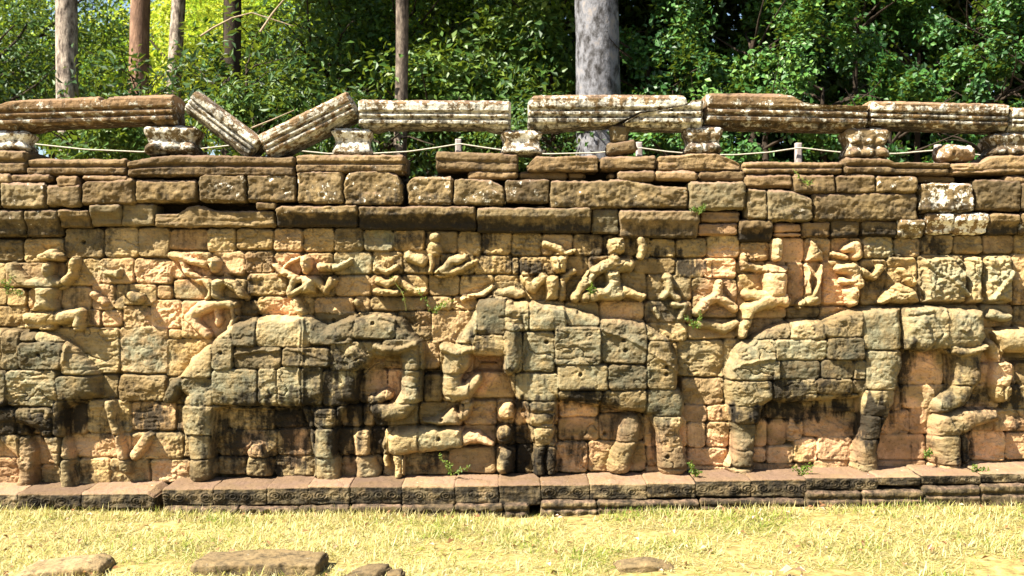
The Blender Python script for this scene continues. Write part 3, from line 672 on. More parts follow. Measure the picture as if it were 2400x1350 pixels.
# ------------------------------------------------------------------ core, cornice, frieze, plinth (parts of the wall)
def part(name, *a, **k):
    o = stone(name, *a, parent=wall, **k); o.location = o.location - Vector((0, .1, 0)); return o
for cx0, cx1, cy in ((-170, 946, 402), (946, 1024, 424), (1024, 2570, 402)): part('wall_core', cx0, cy, cx1, 1260, yf=.26, depth=.5, res=.15, r=.01, rough=0.0, chip=0, tone=(0, 1, 0, 0))  # core toned black so the gaps between courses look shaded
CORN = [(0.02, -.035), (.3, -.03), (.5, .0), (.62, .03), (.9, .03), (1, -.01)]      # cornice: hollow below, fillet above
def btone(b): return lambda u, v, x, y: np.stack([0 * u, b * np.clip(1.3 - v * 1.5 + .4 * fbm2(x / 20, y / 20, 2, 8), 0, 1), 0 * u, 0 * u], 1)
# x0,y0,x1,y1, black, grey, white, pink, ornament, profile?
CORNICE = """-120,490,57,553,.45,.3,.2,0,7,1 57,490,136,554,.45,.2,.2,0,7,1 137,490,210,533,.2,.1,0,0,3,1 211,478,283,528,.05,.4,0,0,3,1 284,477,362,528,.2,.4,0,0,0,0 362,490,645,532,.1,.1,0,0,0,0
646,480,838,531,1,.1,.2,0,0,1 839,481,1116,539,1,.1,.1,0,3,1 1117,484,1386,545,.8,.3,.1,0,2,1 1387,489,1451,547,.3,.6,0,0,0,0 1452,490,1640,556,.5,.3,0,.1,3,1 1641,495,1734,522,0,.2,0,.5,0,0 1636,523,1731,552,0,0,0,.5,0,0
1733,513,1812,565,.9,.1,0,.1,0,1 1815,523,1880,545,0,0,0,.9,0,0 1814,545,1880,555,0,0,0,.9,0,0 1881,520,1947,556,.5,.1,.1,.2,0,0 1948,516,2017,555,.7,.1,0,0,0,0 2018,516,2105,554,.7,.1,0,0,0,0 2106,512,2168,556,.3,.1,.5,0,6,1 2169,498,2235,549,.2,0,.6,.1,9,1 2236,498,2318,549,.1,0,.65,.1,9,1 2319,500,2392,549,.7,0,.2,0,4,1 2393,498,2540,549,.4,0,.4,0,4,1"""
for t in CORNICE.split():
    x0, y0, x1, y1, b, gq, wq, pk, orn, pf = map(float, t.split(','))
    kw = {}
    if x0 == 362: kw = dict(top=[(362, 500), (415, 500), (440, 484), (462, 480), (500, 490), (560, 495), (645, 492)], bed=.008)
    if x0 == 646: kw = dict(top=[(646, 488), (660, 481), (838, 478)])
    part('cornice_block', x0, y0, x1, y1, yf=-.02 if pf else .01, depth=.34, r=.018, rough=.011, chip=.04, prof=[(a, c * .9) for a, c in CORN] if pf else None, tone=(pk, 0, gq, wq), tonef=btone(b), orn=orn / 600., **{'bed': .006 if not pf else 0, **kw})
part('cornice_block', 600, 474, 646, 490, yf=-.03, depth=.3, r=.015)
FRIEZE = """-140,428,-2,486,.1,.1,.2,8 0,428,106,486,.1,.3,.2,9 107,433,188,484,0,.1,.1,2 189,420,313,478,.1,0,.1,5 314,421,462,473,.3,0,0,1 465,407,575,473,.1,.1,.3,9 577,408,693,473,.3,.1,.25,3 695,400,803,476,.3,.1,.3,5 806,398,941,480,.4,.1,.25,4 955,412,1061,480,.3,.1,.3,4
1063,418,1183,480,.2,.2,.3,4 1184,421,1287,476,.3,.1,.3,2 1290,422,1614,488,.35,.15,.15,6 1616,425,1748,491,.05,.5,.2,4 1749,443,1800,514,.1,.3,.2,4 1798,444,1906,518,.3,.4,.1,7 1907,453,2152,518,.4,.1,.1,7
1860,409,1960,453,.3,0,0,3 1961,410,2054,452,.2,0,.1,6 2055,411,2152,452,.1,0,.3,3 2159,429,2284,496,.5,.1,.5,9 2285,421,2396,493,.2,.1,.15,4 2397,428,2540,493,.2,.1,.1,4"""
for t in FRIEZE.split():
    x0, y0, x1, y1, b, gq, wq, orn = map(float, t.split(','))
    kw = {}
    if x0 == 806: kw = dict(top=[(806, 420), (818, 402), (850, 398), (905, 400), (930, 410), (941, 426)])
    if x0 == 955: kw = dict(top=[(955, 426), (970, 413), (1061, 415)])
    if x0 == 1063: kw = dict(top=[(1063, 418), (1150, 420), (1183, 438)])
    if x0 == 1290: kw = dict(top=[(1290, 422), (1480, 422), (1540, 434), (1614, 438)])
    if x0 == 1798: kw = dict(top=[(1798, 444), (1860, 446), (1906, 466)])
    if x0 == 189: kw = dict(top=[(189, 432), (200, 424), (313, 418)])
    if x0 == 465: kw = dict(top=[(465, 414), (480, 406), (575, 408)])
    part('frieze_block', x0, y0, x1, y1, yf=-.06 + .03 * rng.random(), depth=.4, r=.02, chip=.05, rough=.013, tone=(0, 0, gq, wq), tonef=btone(b), orn=orn / 500., **kw)
    if y0 < 412 and x0 > 1800: pass
# plinth: rosette band with a sloping top, and a lower moulded step
def rosette(yc, r=17.0):
    def f(px, py):
        u = (px + 6 * np.sin(px * .013)) / (2 * r * .98); k = np.floor(u); dx = (u - k - .5) * 2 * r * .98; d = np.hypot(dx, (py - yc) * 1.25)
        on = np.clip((r * .95 - d) / 2, 0, 1) * (.35 + .65 * (hsh(k, k * 0, k * 0, 77) > .18))
        return on * (.009 * np.cos(d / r * 14.5) + .005) * (.4 + .6 * np.clip(fbm2(px / 60, py / 60, 2, 5) * 2 + .6, 0, 1))
    return f
PLB = [(-120,1150,40,1194),(40,1150,190,1194),(190,1149,362,1194),(382,1138,500,1186),(500,1137,626,1186),(626,1134,722,1184),(722,1132,820,1184),(820,1132,942,1182),(942,1132,1066,1184),(1066,1130,1168,1180),(1169,1128,1268,1186),(1268,1128,1382,1172),(1383,1126,1516,1172),(1516,1124,1631,1168),(1631,1118,1760,1166),(1760,1116,1890,1166),(1890,1112,2054,1150),(2054,1110,2160,1140),(2160,1106,2300,1136),(2300,1102,2420,1132),(2420,1100,2560,1130)]
for (x0, y0, x1, y1) in PLB:
    kw = {}
    if x0 == 190: kw = dict(top=[(190, 1149), (345, 1147), (362, 1160)])
    ros = None if x0 in (1169, 2054) else rosette(y0 + (y1 - y0) * .5, min(17, (y1 - y0) * .42))
    part('plinth_block', x0 - 1.5, y0, x1 + 1.5, y1, yf=-.30, tint0=-.15, depth=.42, r=.016, rough=.007, chip=.025, slope=.02, disp=ros, tone=(.1, 0, .15, .1), bed=.004, res=.0065,
         tonef=lambda u, v, x, y: np.stack([.25 * (v > .9), .65 * (v < .9) * np.clip(.75 + fbm2(x / 30, y / 20, 2, 3), 0, 1), .3 * (v < .9), 0 * u], 1), **kw)
STEP = [(560,1188,700,1216),(700,1186,820,1216),(820,1184,942,1214),(942,1184,1066,1214),(1066,1182,1180,1214),(1180,1180,1240,1214),(1890,1152,2020,1182),(2020,1150,2165,1182),(2165,1140,2300,1180),(2300,1136,2540,1178),(1268,1174,1400,1206),(1400,1174,1640,1200),(1640,1170,1890,1196),(382,1188,560,1216)]
for (x0, y0, x1, y1) in STEP:
    part('plinth_step', x0, y0, x1, y1 + 30, yf=-.34, depth=.45, r=.02, rough=.009, chip=.03, tone=(0, .5, .2, 0), prof=[(0, 0), (.4, .01), (.62, .02), (.7, -.015), (.8, .015), (1, .01)],
         disp=lambda px, py: .014 * np.cos(px / 17.0 * math.pi) * (py > 1195))
# ------------------------------------------------------------------ coping course: loose stones lying on the wall
GC = 'loose coping stones on the wall top'
GRV = [(0, -.005), (.1, .012), (.42, .012), (.48, -.03), (.56, -.03), (.62, .012), (.9, .012), (1, -.01)]
COPE = [
 (-120, 352, 61, 407, GRV, .15, 'short two-ribbed coping stone at the far left end of the wall top', {}),
 (63, 371, 297, 411, GRV, .05, 'low straight two-ribbed coping stone under the first open gap of the balustrade', {}),
 (298, 362, 690, 414, GRV, .1, 'longest two-ribbed coping stone, under the pair of fallen tilted rails', dict(top=[(298, 378), (330, 370), (400, 362), (690, 366)])),
 (693, 362, 949, 406, GRV, .2, 'grooved coping stone with two drill holes left of the dark gap', {}),
 (1021, 357, 1215, 402, [(0, 0), (.2, .012), (.45, .0), (.52, -.015), (.6, .01), (1, 0)], .1, 'slightly tipped coping stone with a carved slot right of the dark gap', dict(tilt=2.2)),
 (1237, 364, 1404, 401, None, .15, 'rough worn coping stone with a ragged left end below the big silver trunk', dict(top=[(1237, 386), (1256, 366), (1404, 364)])),
 (1406, 366, 1540, 399, None, .15, 'rough block-shaped coping stone below the two propping stones', {}),
 (1542, 358, 1738, 400, None, .1, 'humped coping stone with one drill hole carrying a stone stub', dict(top=[(1542, 366), (1590, 364), (1625, 358), (1680, 358), (1720, 374), (1738, 386)])),
 (1742, 378, 1976, 408, GRV, .05, 'low ribbed coping stone behind the little hanging weed', {}),
 (1981, 369, 2227, 409, GRV, .1, 'ribbed coping stone with a raised end under the best carved stub', dict(top=[(1981, 369), (2082, 369), (2098, 379), (2227, 381)])),
 (2229, 362, 2540, 408, [(0, 0), (.12, .015), (.3, .0), (.4, .012), (1, .0)], .05, 'coping stone sweeping up to a shoulder at the right end of the wall top', dict(top=[(2229, 382), (2300, 380), (2325, 366), (2350, 362), (2540, 362)])),
]
for (x0, y0, x1, y1, pf, wq, lab, kw) in COPE:
    o = stone('coping_stone', x0, y0, x1, y1, yf=-.03 + .03 * rng.random(), depth=.5, r=.02, rough=.010, chip=.045, prof=pf, bed=.004 if pf else .008, tone=(.1, .1, .1, wq), tonef=btone(.25), **kw)
    tag(o, lab, 'coping stone', GC)
CHIPS = [
 (-60, 407, 24, 432, 'small purple broken slab poking in at the left edge of the wall'), (24, 407, 119, 428, 'flat purple stone flake above the carved block at far left'), (130, 411, 184, 440, 'pointed broken chunk wedged above the block with a round hole'),
 (190, 410, 300, 424, 'thin cracked sliver lying under the low ribbed coping'), (1096, 401, 1212, 421, 'thin flat slab under the slotted coping stone'), (1214, 401, 1330, 422, 'smooth purple flat slab beside a broken dark slab'),
 (1424, 403, 1444, 422, 'tiny rounded wedge stone alone in the dark joint'), (1448, 400, 1536, 423, 'rounded flat stone right of the tiny wedge stone'), (1534, 400, 1636, 422, 'ragged flat stone in the middle of the right hand joint'),
 (1636, 399, 1746, 424, 'pale scarred flat stone under the end of the humped coping'), (1746, 408, 1860, 440, 'tilted brown wedge left of the row of three frieze blocks'), (2356, 414, 2540, 434, 'thin purple slab at the right edge below the coping'), (1330, 403, 1372, 422, 'dark broken slab end in deep joint shadow'),
 (2150, 412, 2240, 428, 'thin recessed slab under the right ribbed coping')]
for (x0, y0, x1, y1, lab) in CHIPS:
    o = stone('wedge_stone', x0, y0, x1, y1, yf=-.05 + .05 * rng.random() + (.1 if 'dark' in lab or 'recessed' in lab else 0), depth=.36, r=.025, rough=.009, chip=.05, bed=.008, tilt=(rng.random() - .5) * 3, tone=(.1, .05, .05, .1))
    tag(o, lab, 'flat stone', 'flat wedge stones in the wall joint')
# ------------------------------------------------------------------ balustrade: stubs, rails, props
def lumps(x0, x1, rows):
    def f(px, py):
        o = 0
        for (yc, ry, n, A) in rows:
            ph = (px - x0) / (x1 - x0) * n; o = o + A * np.clip(np.sin(np.clip(ph % 1, 0, 1) * math.pi), 0, 1) ** 1.0 * np.exp(-((py - yc) / ry) ** 2)
        return o
    return f
SXA = [(0, 1.04), (.12, 1.02), (.3, .92), (.42, .84), (.55, .88), (.72, 1.0), (.85, 1.03), (1, 1.0)]
SXB = [(0, 1.06), (.15, 1.0), (.35, .90), (.5, .84), (.62, .86), (.85, 1.0), (1, .98)]
STUBS = [
 (-60, 305, 62, 352, SXA, [(340, 8, 2, .02)], .7, 'pale rounded stub at the left edge under the purple rail'),
 (336, 294, 462, 360, SXA, [(344, 9, 3, .06), (308, 14, 1, .01)], .6, 'broad stub with three carved knobs, left of the fallen rails'),
 (778, 300, 872, 362, SXB, [(355, 6, 2, .008)], .75, 'plain waisted pale stub under the end of the rising tilted rail'),
 (1176, 304, 1274, 361, SXB, [(352, 7, 1, .06)], .65, 'waisted stub with a single bulging foot between the two whitest rails'),
 (1606, 295, 1694, 360, SXA, [(345, 8, 2, .05), (318, 6, 3, .02)], .55, 'chipped stub standing on the humped coping stone'),
 (1984, 299, 2086, 370, SXA, [(331, 6, 3, .05), (357, 9, 3, .05)], .45, 'stub with two rows of carved petals, the crispest one'),
 (2326, 310, 2470, 364, SXA, [(353, 7, 4, .04)], .5, 'stub at the right edge beside the loose drilled stone')]
for (x0, y0, x1, y1, sx_, rows, wq, lab) in STUBS:
    o = stone('baluster_stub', x0, y0, x1, y1, yf=.02, depth=.3, r=.03, rough=.009, chip=.05, sx=sx_, disp=lumps(x0, x1, rows), tone=(.1, .1, .25, wq), tonef=btone(.35), yaw=4 if x0 < 1200 else -3)
    tag(o, lab, 'stone stub', 'stone stubs carrying the rail')
RAIL = [(0, -.07), (.09, -.05), (.16, -.04), (.19, .0), (.30, .004), (.33, -.026), (.38, -.026), (.41, .01), (.49, .012), (.52, -.02), (.57, -.02), (.61, .018), (.86, .022), (.93, .0), (1, -.04)]
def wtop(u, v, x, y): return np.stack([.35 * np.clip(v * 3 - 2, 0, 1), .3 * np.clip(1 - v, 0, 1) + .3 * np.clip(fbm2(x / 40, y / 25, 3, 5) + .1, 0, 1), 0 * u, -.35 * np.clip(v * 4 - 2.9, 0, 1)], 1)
RAILS = [
 (-150, 226, 408, 301, dict(tilt=-1.6, top=[(-150, 262), (-20, 250), (20, 238), (80, 229), (228, 226), (236, 240), (254, 238), (262, 227), (408, 226)], bot=[(-150, 301), (60, 301), (80, 292), (350, 288), (362, 297), (408, 297)]), (.3, .1, .1, .45), 'long purple topped rail with a broken notch at the left of the balustrade'),
 (422, 262, 616, 321, dict(tilt=37), (.05, .25, .3, .78), 'fallen rail sloping down to the right, black and white with lichen'),
 (602, 259, 838, 325, dict(tilt=-26), (.3, .05, .2, .7), 'fallen rail rising to the right, leaning on a plain stub'),
 (839, 232, 1197, 303, dict(tilt=.4, bot=[(839, 294), (850, 303), (880, 303), (895, 296), (1140, 294), (1165, 303), (1197, 303)]), (.05, .2, .1, .82), 'straight rail whitest with lichen, left of the big silver trunk'),
 (1656, 217, 2036, 301, dict(tilt=1.2, top=[(1656, 224), (1700, 219), (1780, 217), (1830, 214), (1856, 226), (1880, 240), (1920, 246), (2036, 245)], bot=[(1656, 292), (1700, 298), (2036, 298)]), (.15, .15, .1, .5), 'rail with a high broken hump and a bitten away right half'),
 (2040, 237, 2366, 303, dict(tilt=1.5, bot=[(2040, 296), (2300, 298), (2366, 300)]), (.15, .25, .15, .6), 'straight rail near the right edge with a bright end face'),
 (2370, 250, 2620, 310, dict(tilt=.5), (.1, .1, .1, .75), 'rail end just entering at the right edge of the balustrade')]
for (x0, y0, x1, y1, kw, tn, lab) in RAILS:
    o = stone('balustrade_rail', x0, y0, x1, y1, clip=True, yf=-.01 if 'fallen' not in lab else -.03, depth=.33, r=.02, rough=.004, chip=.06, prof=RAIL, bed=.003, tone=tn, tonef=wtop, res=.0055, **kw)
    tag(o, lab, 'stone rail', 'stone rails of the ruined balustrade')
# the cracked rail: two pieces of one broken stone lying against each other
o = stone('balustrade_rail', 1238, 219, 1612, 303, clip=True, yf=-.01, depth=.33, r=.02, rough=.004, chip=.06, prof=RAIL, bed=.003, tone=(.05, .2, .1, .75), tonef=wtop, res=.0055,
          top=[(1238, 238), (1252, 224), (1300, 220), (1400, 218), (1600, 221), (1612, 240)], bot=[(1238, 302), (1280, 303), (1330, 297), (1440, 290), (1468, 278), (1500, 262), (1560, 254), (1612, 243)])
tag(o, 'larger left half of the cracked rail in front of the silver trunk, mossy on top', 'stone rail', 'stone rails of the ruined balustrade')
o = stone('balustrade_rail', 1462, 219, 1648, 303, clip=True, yf=-.016, depth=.34, r=.02, rough=.004, chip=.05, prof=RAIL, bed=.004, tone=(.05, .2, .1, .75), tonef=wtop, res=.0055,
          top=[(1462, 289), (1500, 267), (1560, 258), (1612, 247), (1622, 237), (1648, 237)], bot=[(1462, 292), (1500, 297), (1648, 299)])
tag(o, 'smaller right piece of the cracked rail, wedge shaped under the diagonal crack', 'stone rail', 'stone rails of the ruined balustrade')
o = stone('prop_stone', 1430, 292, 1475, 334, yf=.03, depth=.16, r=.025, chip=.07, rough=.012, tone=(0, 0, .3, .25), sx=[(0, .85), (1, 1.05)]); tag(o, 'pale upright block propping the cracked rail', 'stone')
o = stone('prop_stone', 1422, 330, 1494, 360, yf=.02, depth=.2, r=.025, chip=.06, rough=.011, tone=(.1, .1, .2, .25), tilt=-8, bed=.006); tag(o, 'oblong tipped block under the pale propping block', 'stone')
o = stone('loose_stone', 2216, 339, 2296, 377, yf=.0, depth=.24, r=.04, chip=.08, rough=.012, tone=(.3, .1, .1, .45), yaw=14, disp=lambda px, py: -.02 * np.clip((5 - np.hypot(px - 2234, py - 359)) / 2, 0, 1)); tag(o, 'loose brown stone with one drilled hole lying beside a fence post', 'stone')

# ------------------------------------------------------------------ rope fence behind the wall
YR = 1.15
def tube(pts, rad, n=7):
    P = np.array(pts, float); V = []; 
    rad = np.broadcast_to(np.asarray(rad, float), (len(P),))
    for i in range(len(P)):
        t = P[min(i + 1, len(P) - 1)] - P[max(i - 1, 0)]; t /= np.linalg.norm(t) + 1e-9
        a = np.cross(t, [0, 0, 1.0] if abs(t[2]) < .9 else [1.0, 0, 0]); a /= np.linalg.norm(a); b = np.cross(t, a)
        for k in range(n):
            an = 2 * math.pi * k / n; V.append(P[i] + rad[i] * (a * math.cos(an) + b * math.sin(an)))
    F = [(i * n + k, i * n + (k + 1) % n, (i + 1) * n + (k + 1) % n, (i + 1) * n + k) for i in range(len(P) - 1) for k in range(n)]
    return np.array(V), np.array(F)
for (px, py, lab) in [(1078, 325, 'rope fence post above the slotted coping stone'), (1503, 332, 'rope fence post half hidden by the tipped propping block'), (1874, 334, 'rope fence post above the hanging weed, the palest'), (2202, 338, 'rope fence post beside the loose drilled stone'), (592, 330, 'rope fence post behind the meeting point of the fallen rails')]:
    z0 = 2.42; z1 = wz(py, YR); o = stone('fence_post', px - 7, 100, px + 7, 100 + (z1 - z0) / S(YR) * PX, yf=YR, depth=.055, r=.004, rough=.001, chip=.003, res=.012, mat=M['post'])
    o.location.z = z0; o.rotation_euler = (0, R(rng.normal() * 1), R(8)); tag(o, lab, 'fence post', 'wooden posts of the rope fence')
RP = [(-60, 330), (60, 336), (200, 351), (335, 357), (460, 351), (530, 343), (592, 336), (660, 350), (770, 361), (870, 361), (960, 356), (1030, 346), (1078, 338), (1130, 346), (1180, 353), (1280, 362), (1400, 359), (1503, 348), (1560, 356), (1640, 363), (1720, 364), (1800, 358), (1874, 347), (1930, 354), (2000, 361), (2100, 361), (2202, 352), (2320, 368), (2460, 360)]
xs_ = np.linspace(-60, 2460, 180); ys_ = np.interp(xs_, [a for a, b in RP], [b for a, b in RP])
V, F = tube([(wx(a, YR), YR - .03, wz(b, YR)) for a, b in zip(xs_, ys_)], .0065)
tag(mk('barrier_rope', V, F, M['rope']), 'pale sagging rope strung between the wooden posts behind the balustrade', 'rope')

# ------------------------------------------------------------------ ground
def gz(x, y):
    a = np.interp(x, [-6, -4, -1.5, -.6, .2, 1.2, 2, 4, 6], [.07, .07, .05, .03, .03, .08, .11, .125, .13])
    f = np.clip(1 + y / 2.2, 0, 1)
    return a * f + .018 * fbm2(x / .7, y / .7, 3, 41) - .01
def sheet(name, x0, x1, y0, y1, nx, ny, fz, mat):
    gx_, gy_ = np.meshgrid(np.linspace(x0, x1, nx), np.linspace(y0, y1, ny)); z = fz(gx_, gy_)
    i, j = np.meshgrid(np.arange(ny - 1), np.arange(nx - 1), indexing='ij'); k = (i * nx + j).ravel()
    return mk(name, np.stack([gx_, gy_, z], 2).reshape(-1, 3), np.stack([k, k + 1, k + nx + 1, k + nx], 1), mat)
M['ground'] = simple_mat('dry_straw_ground', [(.3, (.10, .07, .025)), (.5, (.24, .18, .06)), (.72, (.36, .30, .13))], 14, .95, .02)
g = sheet('ground', -60, 60, -60, .2, 601, 301, gz, M['ground']); tag(g, 'dry straw coloured grassy ground in front of the wall', 'ground', kind='structure')
M['earth'] = simple_mat('shaded_forest_floor', [(.3, (.06, .04, .02)), (.7, (.16, .11, .05))], 3, .95, .03)
g = sheet('terrace_ground', -60, 60, .45, 90, 121, 91, lambda x, y: 2.45 + .06 * fbm2(x / 3, y / 3, 2, 6), M['earth']); tag(g, 'leaf littered forest floor on top of the terrace', 'ground', kind='structure')

# grass
def blades(n, xr, yr, lr, wr, tint_f, up, seed):
    r = np.random.default_rng(seed); x = r.uniform(*xr, n); y = r.uniform(*yr, n)
    cl = fbm2(x / .5, y / .35, 3, 51); keep = r.random(n) < .6 + 1.3 * cl; x, y, cl = x[keep], y[keep], cl[keep]; n = len(x)
    L = r.uniform(*lr, n) * (1 + .3 * cl); a = r.uniform(0, 2 * math.pi, n); el = np.clip(r.normal(up, .35, n), .03, 1.5)
    wdt = r.uniform(*wr, n); z = gz(x, y) - .004
    dx, dy = np.cos(a), np.sin(a); px_, py_ = -dy, dx
    bend = r.uniform(.1, .9, n)
    def pt(t, s):
        e = el - bend * t * .9
        hx = L * t * np.cos(el); hz = L * t * np.sin(el) - L * bend * t * t * .35
        w_ = wdt * s
        return np.stack([x + dx * hx + px_ * w_, y + dy * hx + py_ * w_, z + np.maximum(hz, .003) + .004], 1)
    V = np.stack([pt(0, 1), pt(0, -1), pt(.55, -.8), pt(.55, .8), pt(1., 0.)], 1).reshape(-1, 3)
    b = np.arange(n) * 5
    return V, np.stack([b, b + 1, b + 2, b + 3], 1), np.stack([b + 3, b + 2, b + 4], 1), np.repeat(tint_f(x, y, cl, r), 5)
def tdry(x, y, cl, r):
    gp = np.clip(fbm2(x / .55, y / .3, 3, 61) * 1.6 - .05 + .25 * np.clip(1 + (y + .5) / .8, 0, 1), 0, 1)
    t = np.where(r.random(len(x)) < gp * .8, r.uniform(.0, .32, len(x)), r.uniform(.38, .84, len(x)))
    return np.where(r.random(len(x)) < .10 + .2 * np.clip(fbm2(x / .4, y / .3, 2, 66), 0, 1), r.uniform(.88, 1, len(x)), t)
Vs = []; Fs = []; Ts = []; Cs = []; nb = 0
for a in [(120000, (-4.6, 4.6), (-3.0, -.3), (.04, .12), (.0013, .003), tdry, .2, 1), (15000, (-4.6, 4.6), (-3.0, -.3), (.03, .10), (.0012, .0024), tdry, .75, 2), (110000, (-4.4, 4.4), (-3.0, -.3), (.03, .09), (.001, .0022), lambda x, y, cl, r: r.choice([.45, .55, .65, .75, .82, .3, .95], len(x)), .1, 5),
          (9000, (-4.6, 4.6), (-.62, -.35), (.04, .12), (.0012, .0024), tdry, .9, 3), (60000, (-9, 9), (-5.5, -.3), (.05, .11), (.002, .0035), tdry, .4, 4)]:
    V, F, T, c = blades(*a); Vs.append(V); Fs.append(F + nb); Ts.append(T + nb); Cs.append(c); nb += len(V)
o = mk('dry_grass', np.concatenate(Vs), np.concatenate(Fs), M['grass'], tint=np.concatenate(Cs), T=np.concatenate(Ts), smooth=False)
tag(o, 'sunburnt yellow grass with green patches covering the ground', 'grass', kind='stuff')

# leaves
def leafmesh(P, size, r, up=.5, out=None, tint=None, fold=.25, asp=.55):
    """one folded leaf (4 verts, 2 triangles) at each point"""
    n = len(P); nrm = r.normal(size=(n, 3)); nrm[:, 2] += up * 2.0
    if out is not None: nrm += out * 1.1
    nrm /= np.linalg.norm(nrm, axis=1, keepdims=True)
    ax = np.cross(nrm, r.normal(size=(n, 3))); ax /= np.linalg.norm(ax, axis=1, keepdims=True) + 1e-9
    sd = np.cross(nrm, ax); L = (size * r.uniform(.6, 1.25, n))[:, None]
    mid = P + ax * L * .45
    V = np.stack([P, mid + sd * L * asp * .5 + nrm * L * fold * .3, P + ax * L - nrm * L * .12, mid - sd * L * asp * .5 + nrm * L * fold * .3], 1).reshape(-1, 3)
    b = np.arange(n) * 4
    T = np.concatenate([np.stack([b, b + 2, b + 1], 1), np.stack([b, b + 3, b + 2], 1)])
    if tint is None: tint = r.random(n)
    return V, T, np.repeat(np.clip(tint, 0, 1), 4)
def crown_pts(n, rad, r, nclump, cs, shell=.55, drop=.0):
    u = r.normal(size=(nclump, 3)); u /= np.linalg.norm(u, axis=1, keepdims=True)
    c = u * (r.uniform(shell, 1, nclump) ** .6)[:, None]
    k = r.integers(0, nclump, n); cz = r.uniform(.6, 1.4, nclump)
    q = r.normal(size=(n, 3)) * cs * cz[k][:, None]
    P = (c[k] + q) * np.array(rad); out = c[k] + q * 1.5; out /= np.linalg.norm(out, axis=1, keepdims=True) + 1e-9
    ct = r.random(nclump)
    return P, out, ct[k]
def crown(name, loc, rad, n, size, mat, seed, parent=None, nclump=40, cs=.16, up=.5, tb=(.0, 1.), shell=.5, asp=.55):
    r = np.random.default_rng(seed); P, out, ct = crown_pts(n, rad, r, nclump, cs, shell)
    t = tb[0] + (tb[1] - tb[0]) * np.clip(.55 * ct + .45 * r.random(n) + .12 * r.normal(size=n), 0, 1)
    V, T, c = leafmesh(P, size, r, up, out, t, asp=asp)
    return mk(name, V, None, M[mat], parent, tint=c, T=T, smooth=False, loc=loc)
def trunk_mesh(h, r0, r1, seed, lean=(0, 0), n=22, m=40, flare=.25):
    r = np.random.default_rng(seed); z = np.linspace(0, h, m); an = np.linspace(0, 2 * math.pi, n, endpoint=False)
    A, Z = np.meshgrid(an, z); rr = r0 + (r1 - r0) * Z / h + r0 * flare * np.exp(-Z / .5)
    rr = rr * (1 + .05 * fbm3(np.cos(A) * 1.5 + seed, np.sin(A) * 1.5, Z * .9, 3, seed) + .03 * fbm3(np.cos(A) * 5, np.sin(A) * 5, Z * 4, 2, seed + 3))
    cx = lean[0] * Z + .03 * np.sin(Z * .7 + seed); cy = lean[1] * Z
    V = np.stack([cx + rr * np.cos(A), cy + rr * np.sin(A), Z], 2).reshape(-1, 3)
    i, j = np.meshgrid(np.arange(m - 1), np.arange(n), indexing='ij'); k = i * n + j; k2 = i * n + (j + 1) % n
    return V, np.stack([k, k2, k2 + n, k + n], 2).reshape(-1, 4)
def limbs(h, n, L, r0, seed):
    r = np.random.default_rng(seed); Vs = []; Fs = []; b = 0
    for k in range(n):
        a = r.uniform(0, 6.283); z = h * r.uniform(.7, 1); p = np.array([0, 0, z]); d = np.array([math.cos(a), math.sin(a), r.uniform(.2, .9)]); pts = [p]
        for s in range(5): pts.append(pts[-1] + d * L / 5); d = d + r.normal(size=3) * .2
        V, F = tube(pts, np.linspace(r0, r0 * .2, 6), 6); Vs.append(V); Fs.append(F + b); b += len(V)
    return np.concatenate(Vs), np.concatenate(Fs)
TZ = 2.45
# tall trunks seen above the wall; their crowns are above the frame
TREES = [
 (160, 6.5, 50, .0, 'bark_grey', 'sunlit pale grey brown trunk, the leftmost of the tall trees', 21, 10.5), (330, 8.5, 46, .01, 'bark_brown', 'reddish brown trunk second from the left', 22, 11), (408, 9.5, 33, .04, 'bark_grey', 'slim grey trunk leaning slightly, right of the reddish trunk', 23, 12),
 (540, 7.5, 42, .0, 'bark_dark', 'nearly black shaded trunk behind the leafy sapling', 24, 9.5), (937, 6.3, 30, .01, 'bark_dim', 'thin spotted trunk in the dark middle of the forest', 25, 9.5), (1398, 5.9, 102, .0, 'bark_pale', 'big silver mottled trunk behind the cracked rail', 26, 9.0)]
for (px, y, wpx, ln, bark, lab, sd, h) in TREES:
    t = empty('forest_tree', (wx(px, y), y, TZ - .05)); tag(t, lab, 'tree', 'tall forest trees behind the terrace')
    r0 = wpx / 2 / PX * S(y); t.location.x -= ln * 2.5
    V, F = trunk_mesh(h, r0 * 1.05, r0 * .85, sd, (ln, 0)); mk('trunk', V, F, M[bark], t)
    V, F = limbs(h, 9, 2.6, r0 * .4, sd); mk('limb', V, F, M[bark], t)
    crown('crown', (0, 0, h + 1.2), (3.2, 3.0, 2.2), 5200, .17, 'leaf_mid', sd + 50, t, 46, .15)
def tree(px, py, y, rad, n, size, mat, lab, seed, group, name='leafy_tree', cat='tree', nclump=40, cs=.16, tb=(0, 1), up=.5, tw=.06, shell=.5, asp=.55):
    cx, cz = wx(px, y), wz(py, y); t = empty(name, (cx, y, TZ - .03)); tag(t, lab, cat, group)
    h = max(.4, cz - TZ); V, F = trunk_mesh(h, tw, tw * .5, seed, n=10, m=10); mk('trunk', V, F, M['bark_dark'], t)
    V, F = limbs(h, 10, max(rad) * .8, tw * .4, seed); mk('limb', V, F, M['bark_dark'], t)
    crown('crown', (0, 0, cz - TZ), rad, n, size, mat, seed, t, nclump, cs, up, tb, shell, asp)
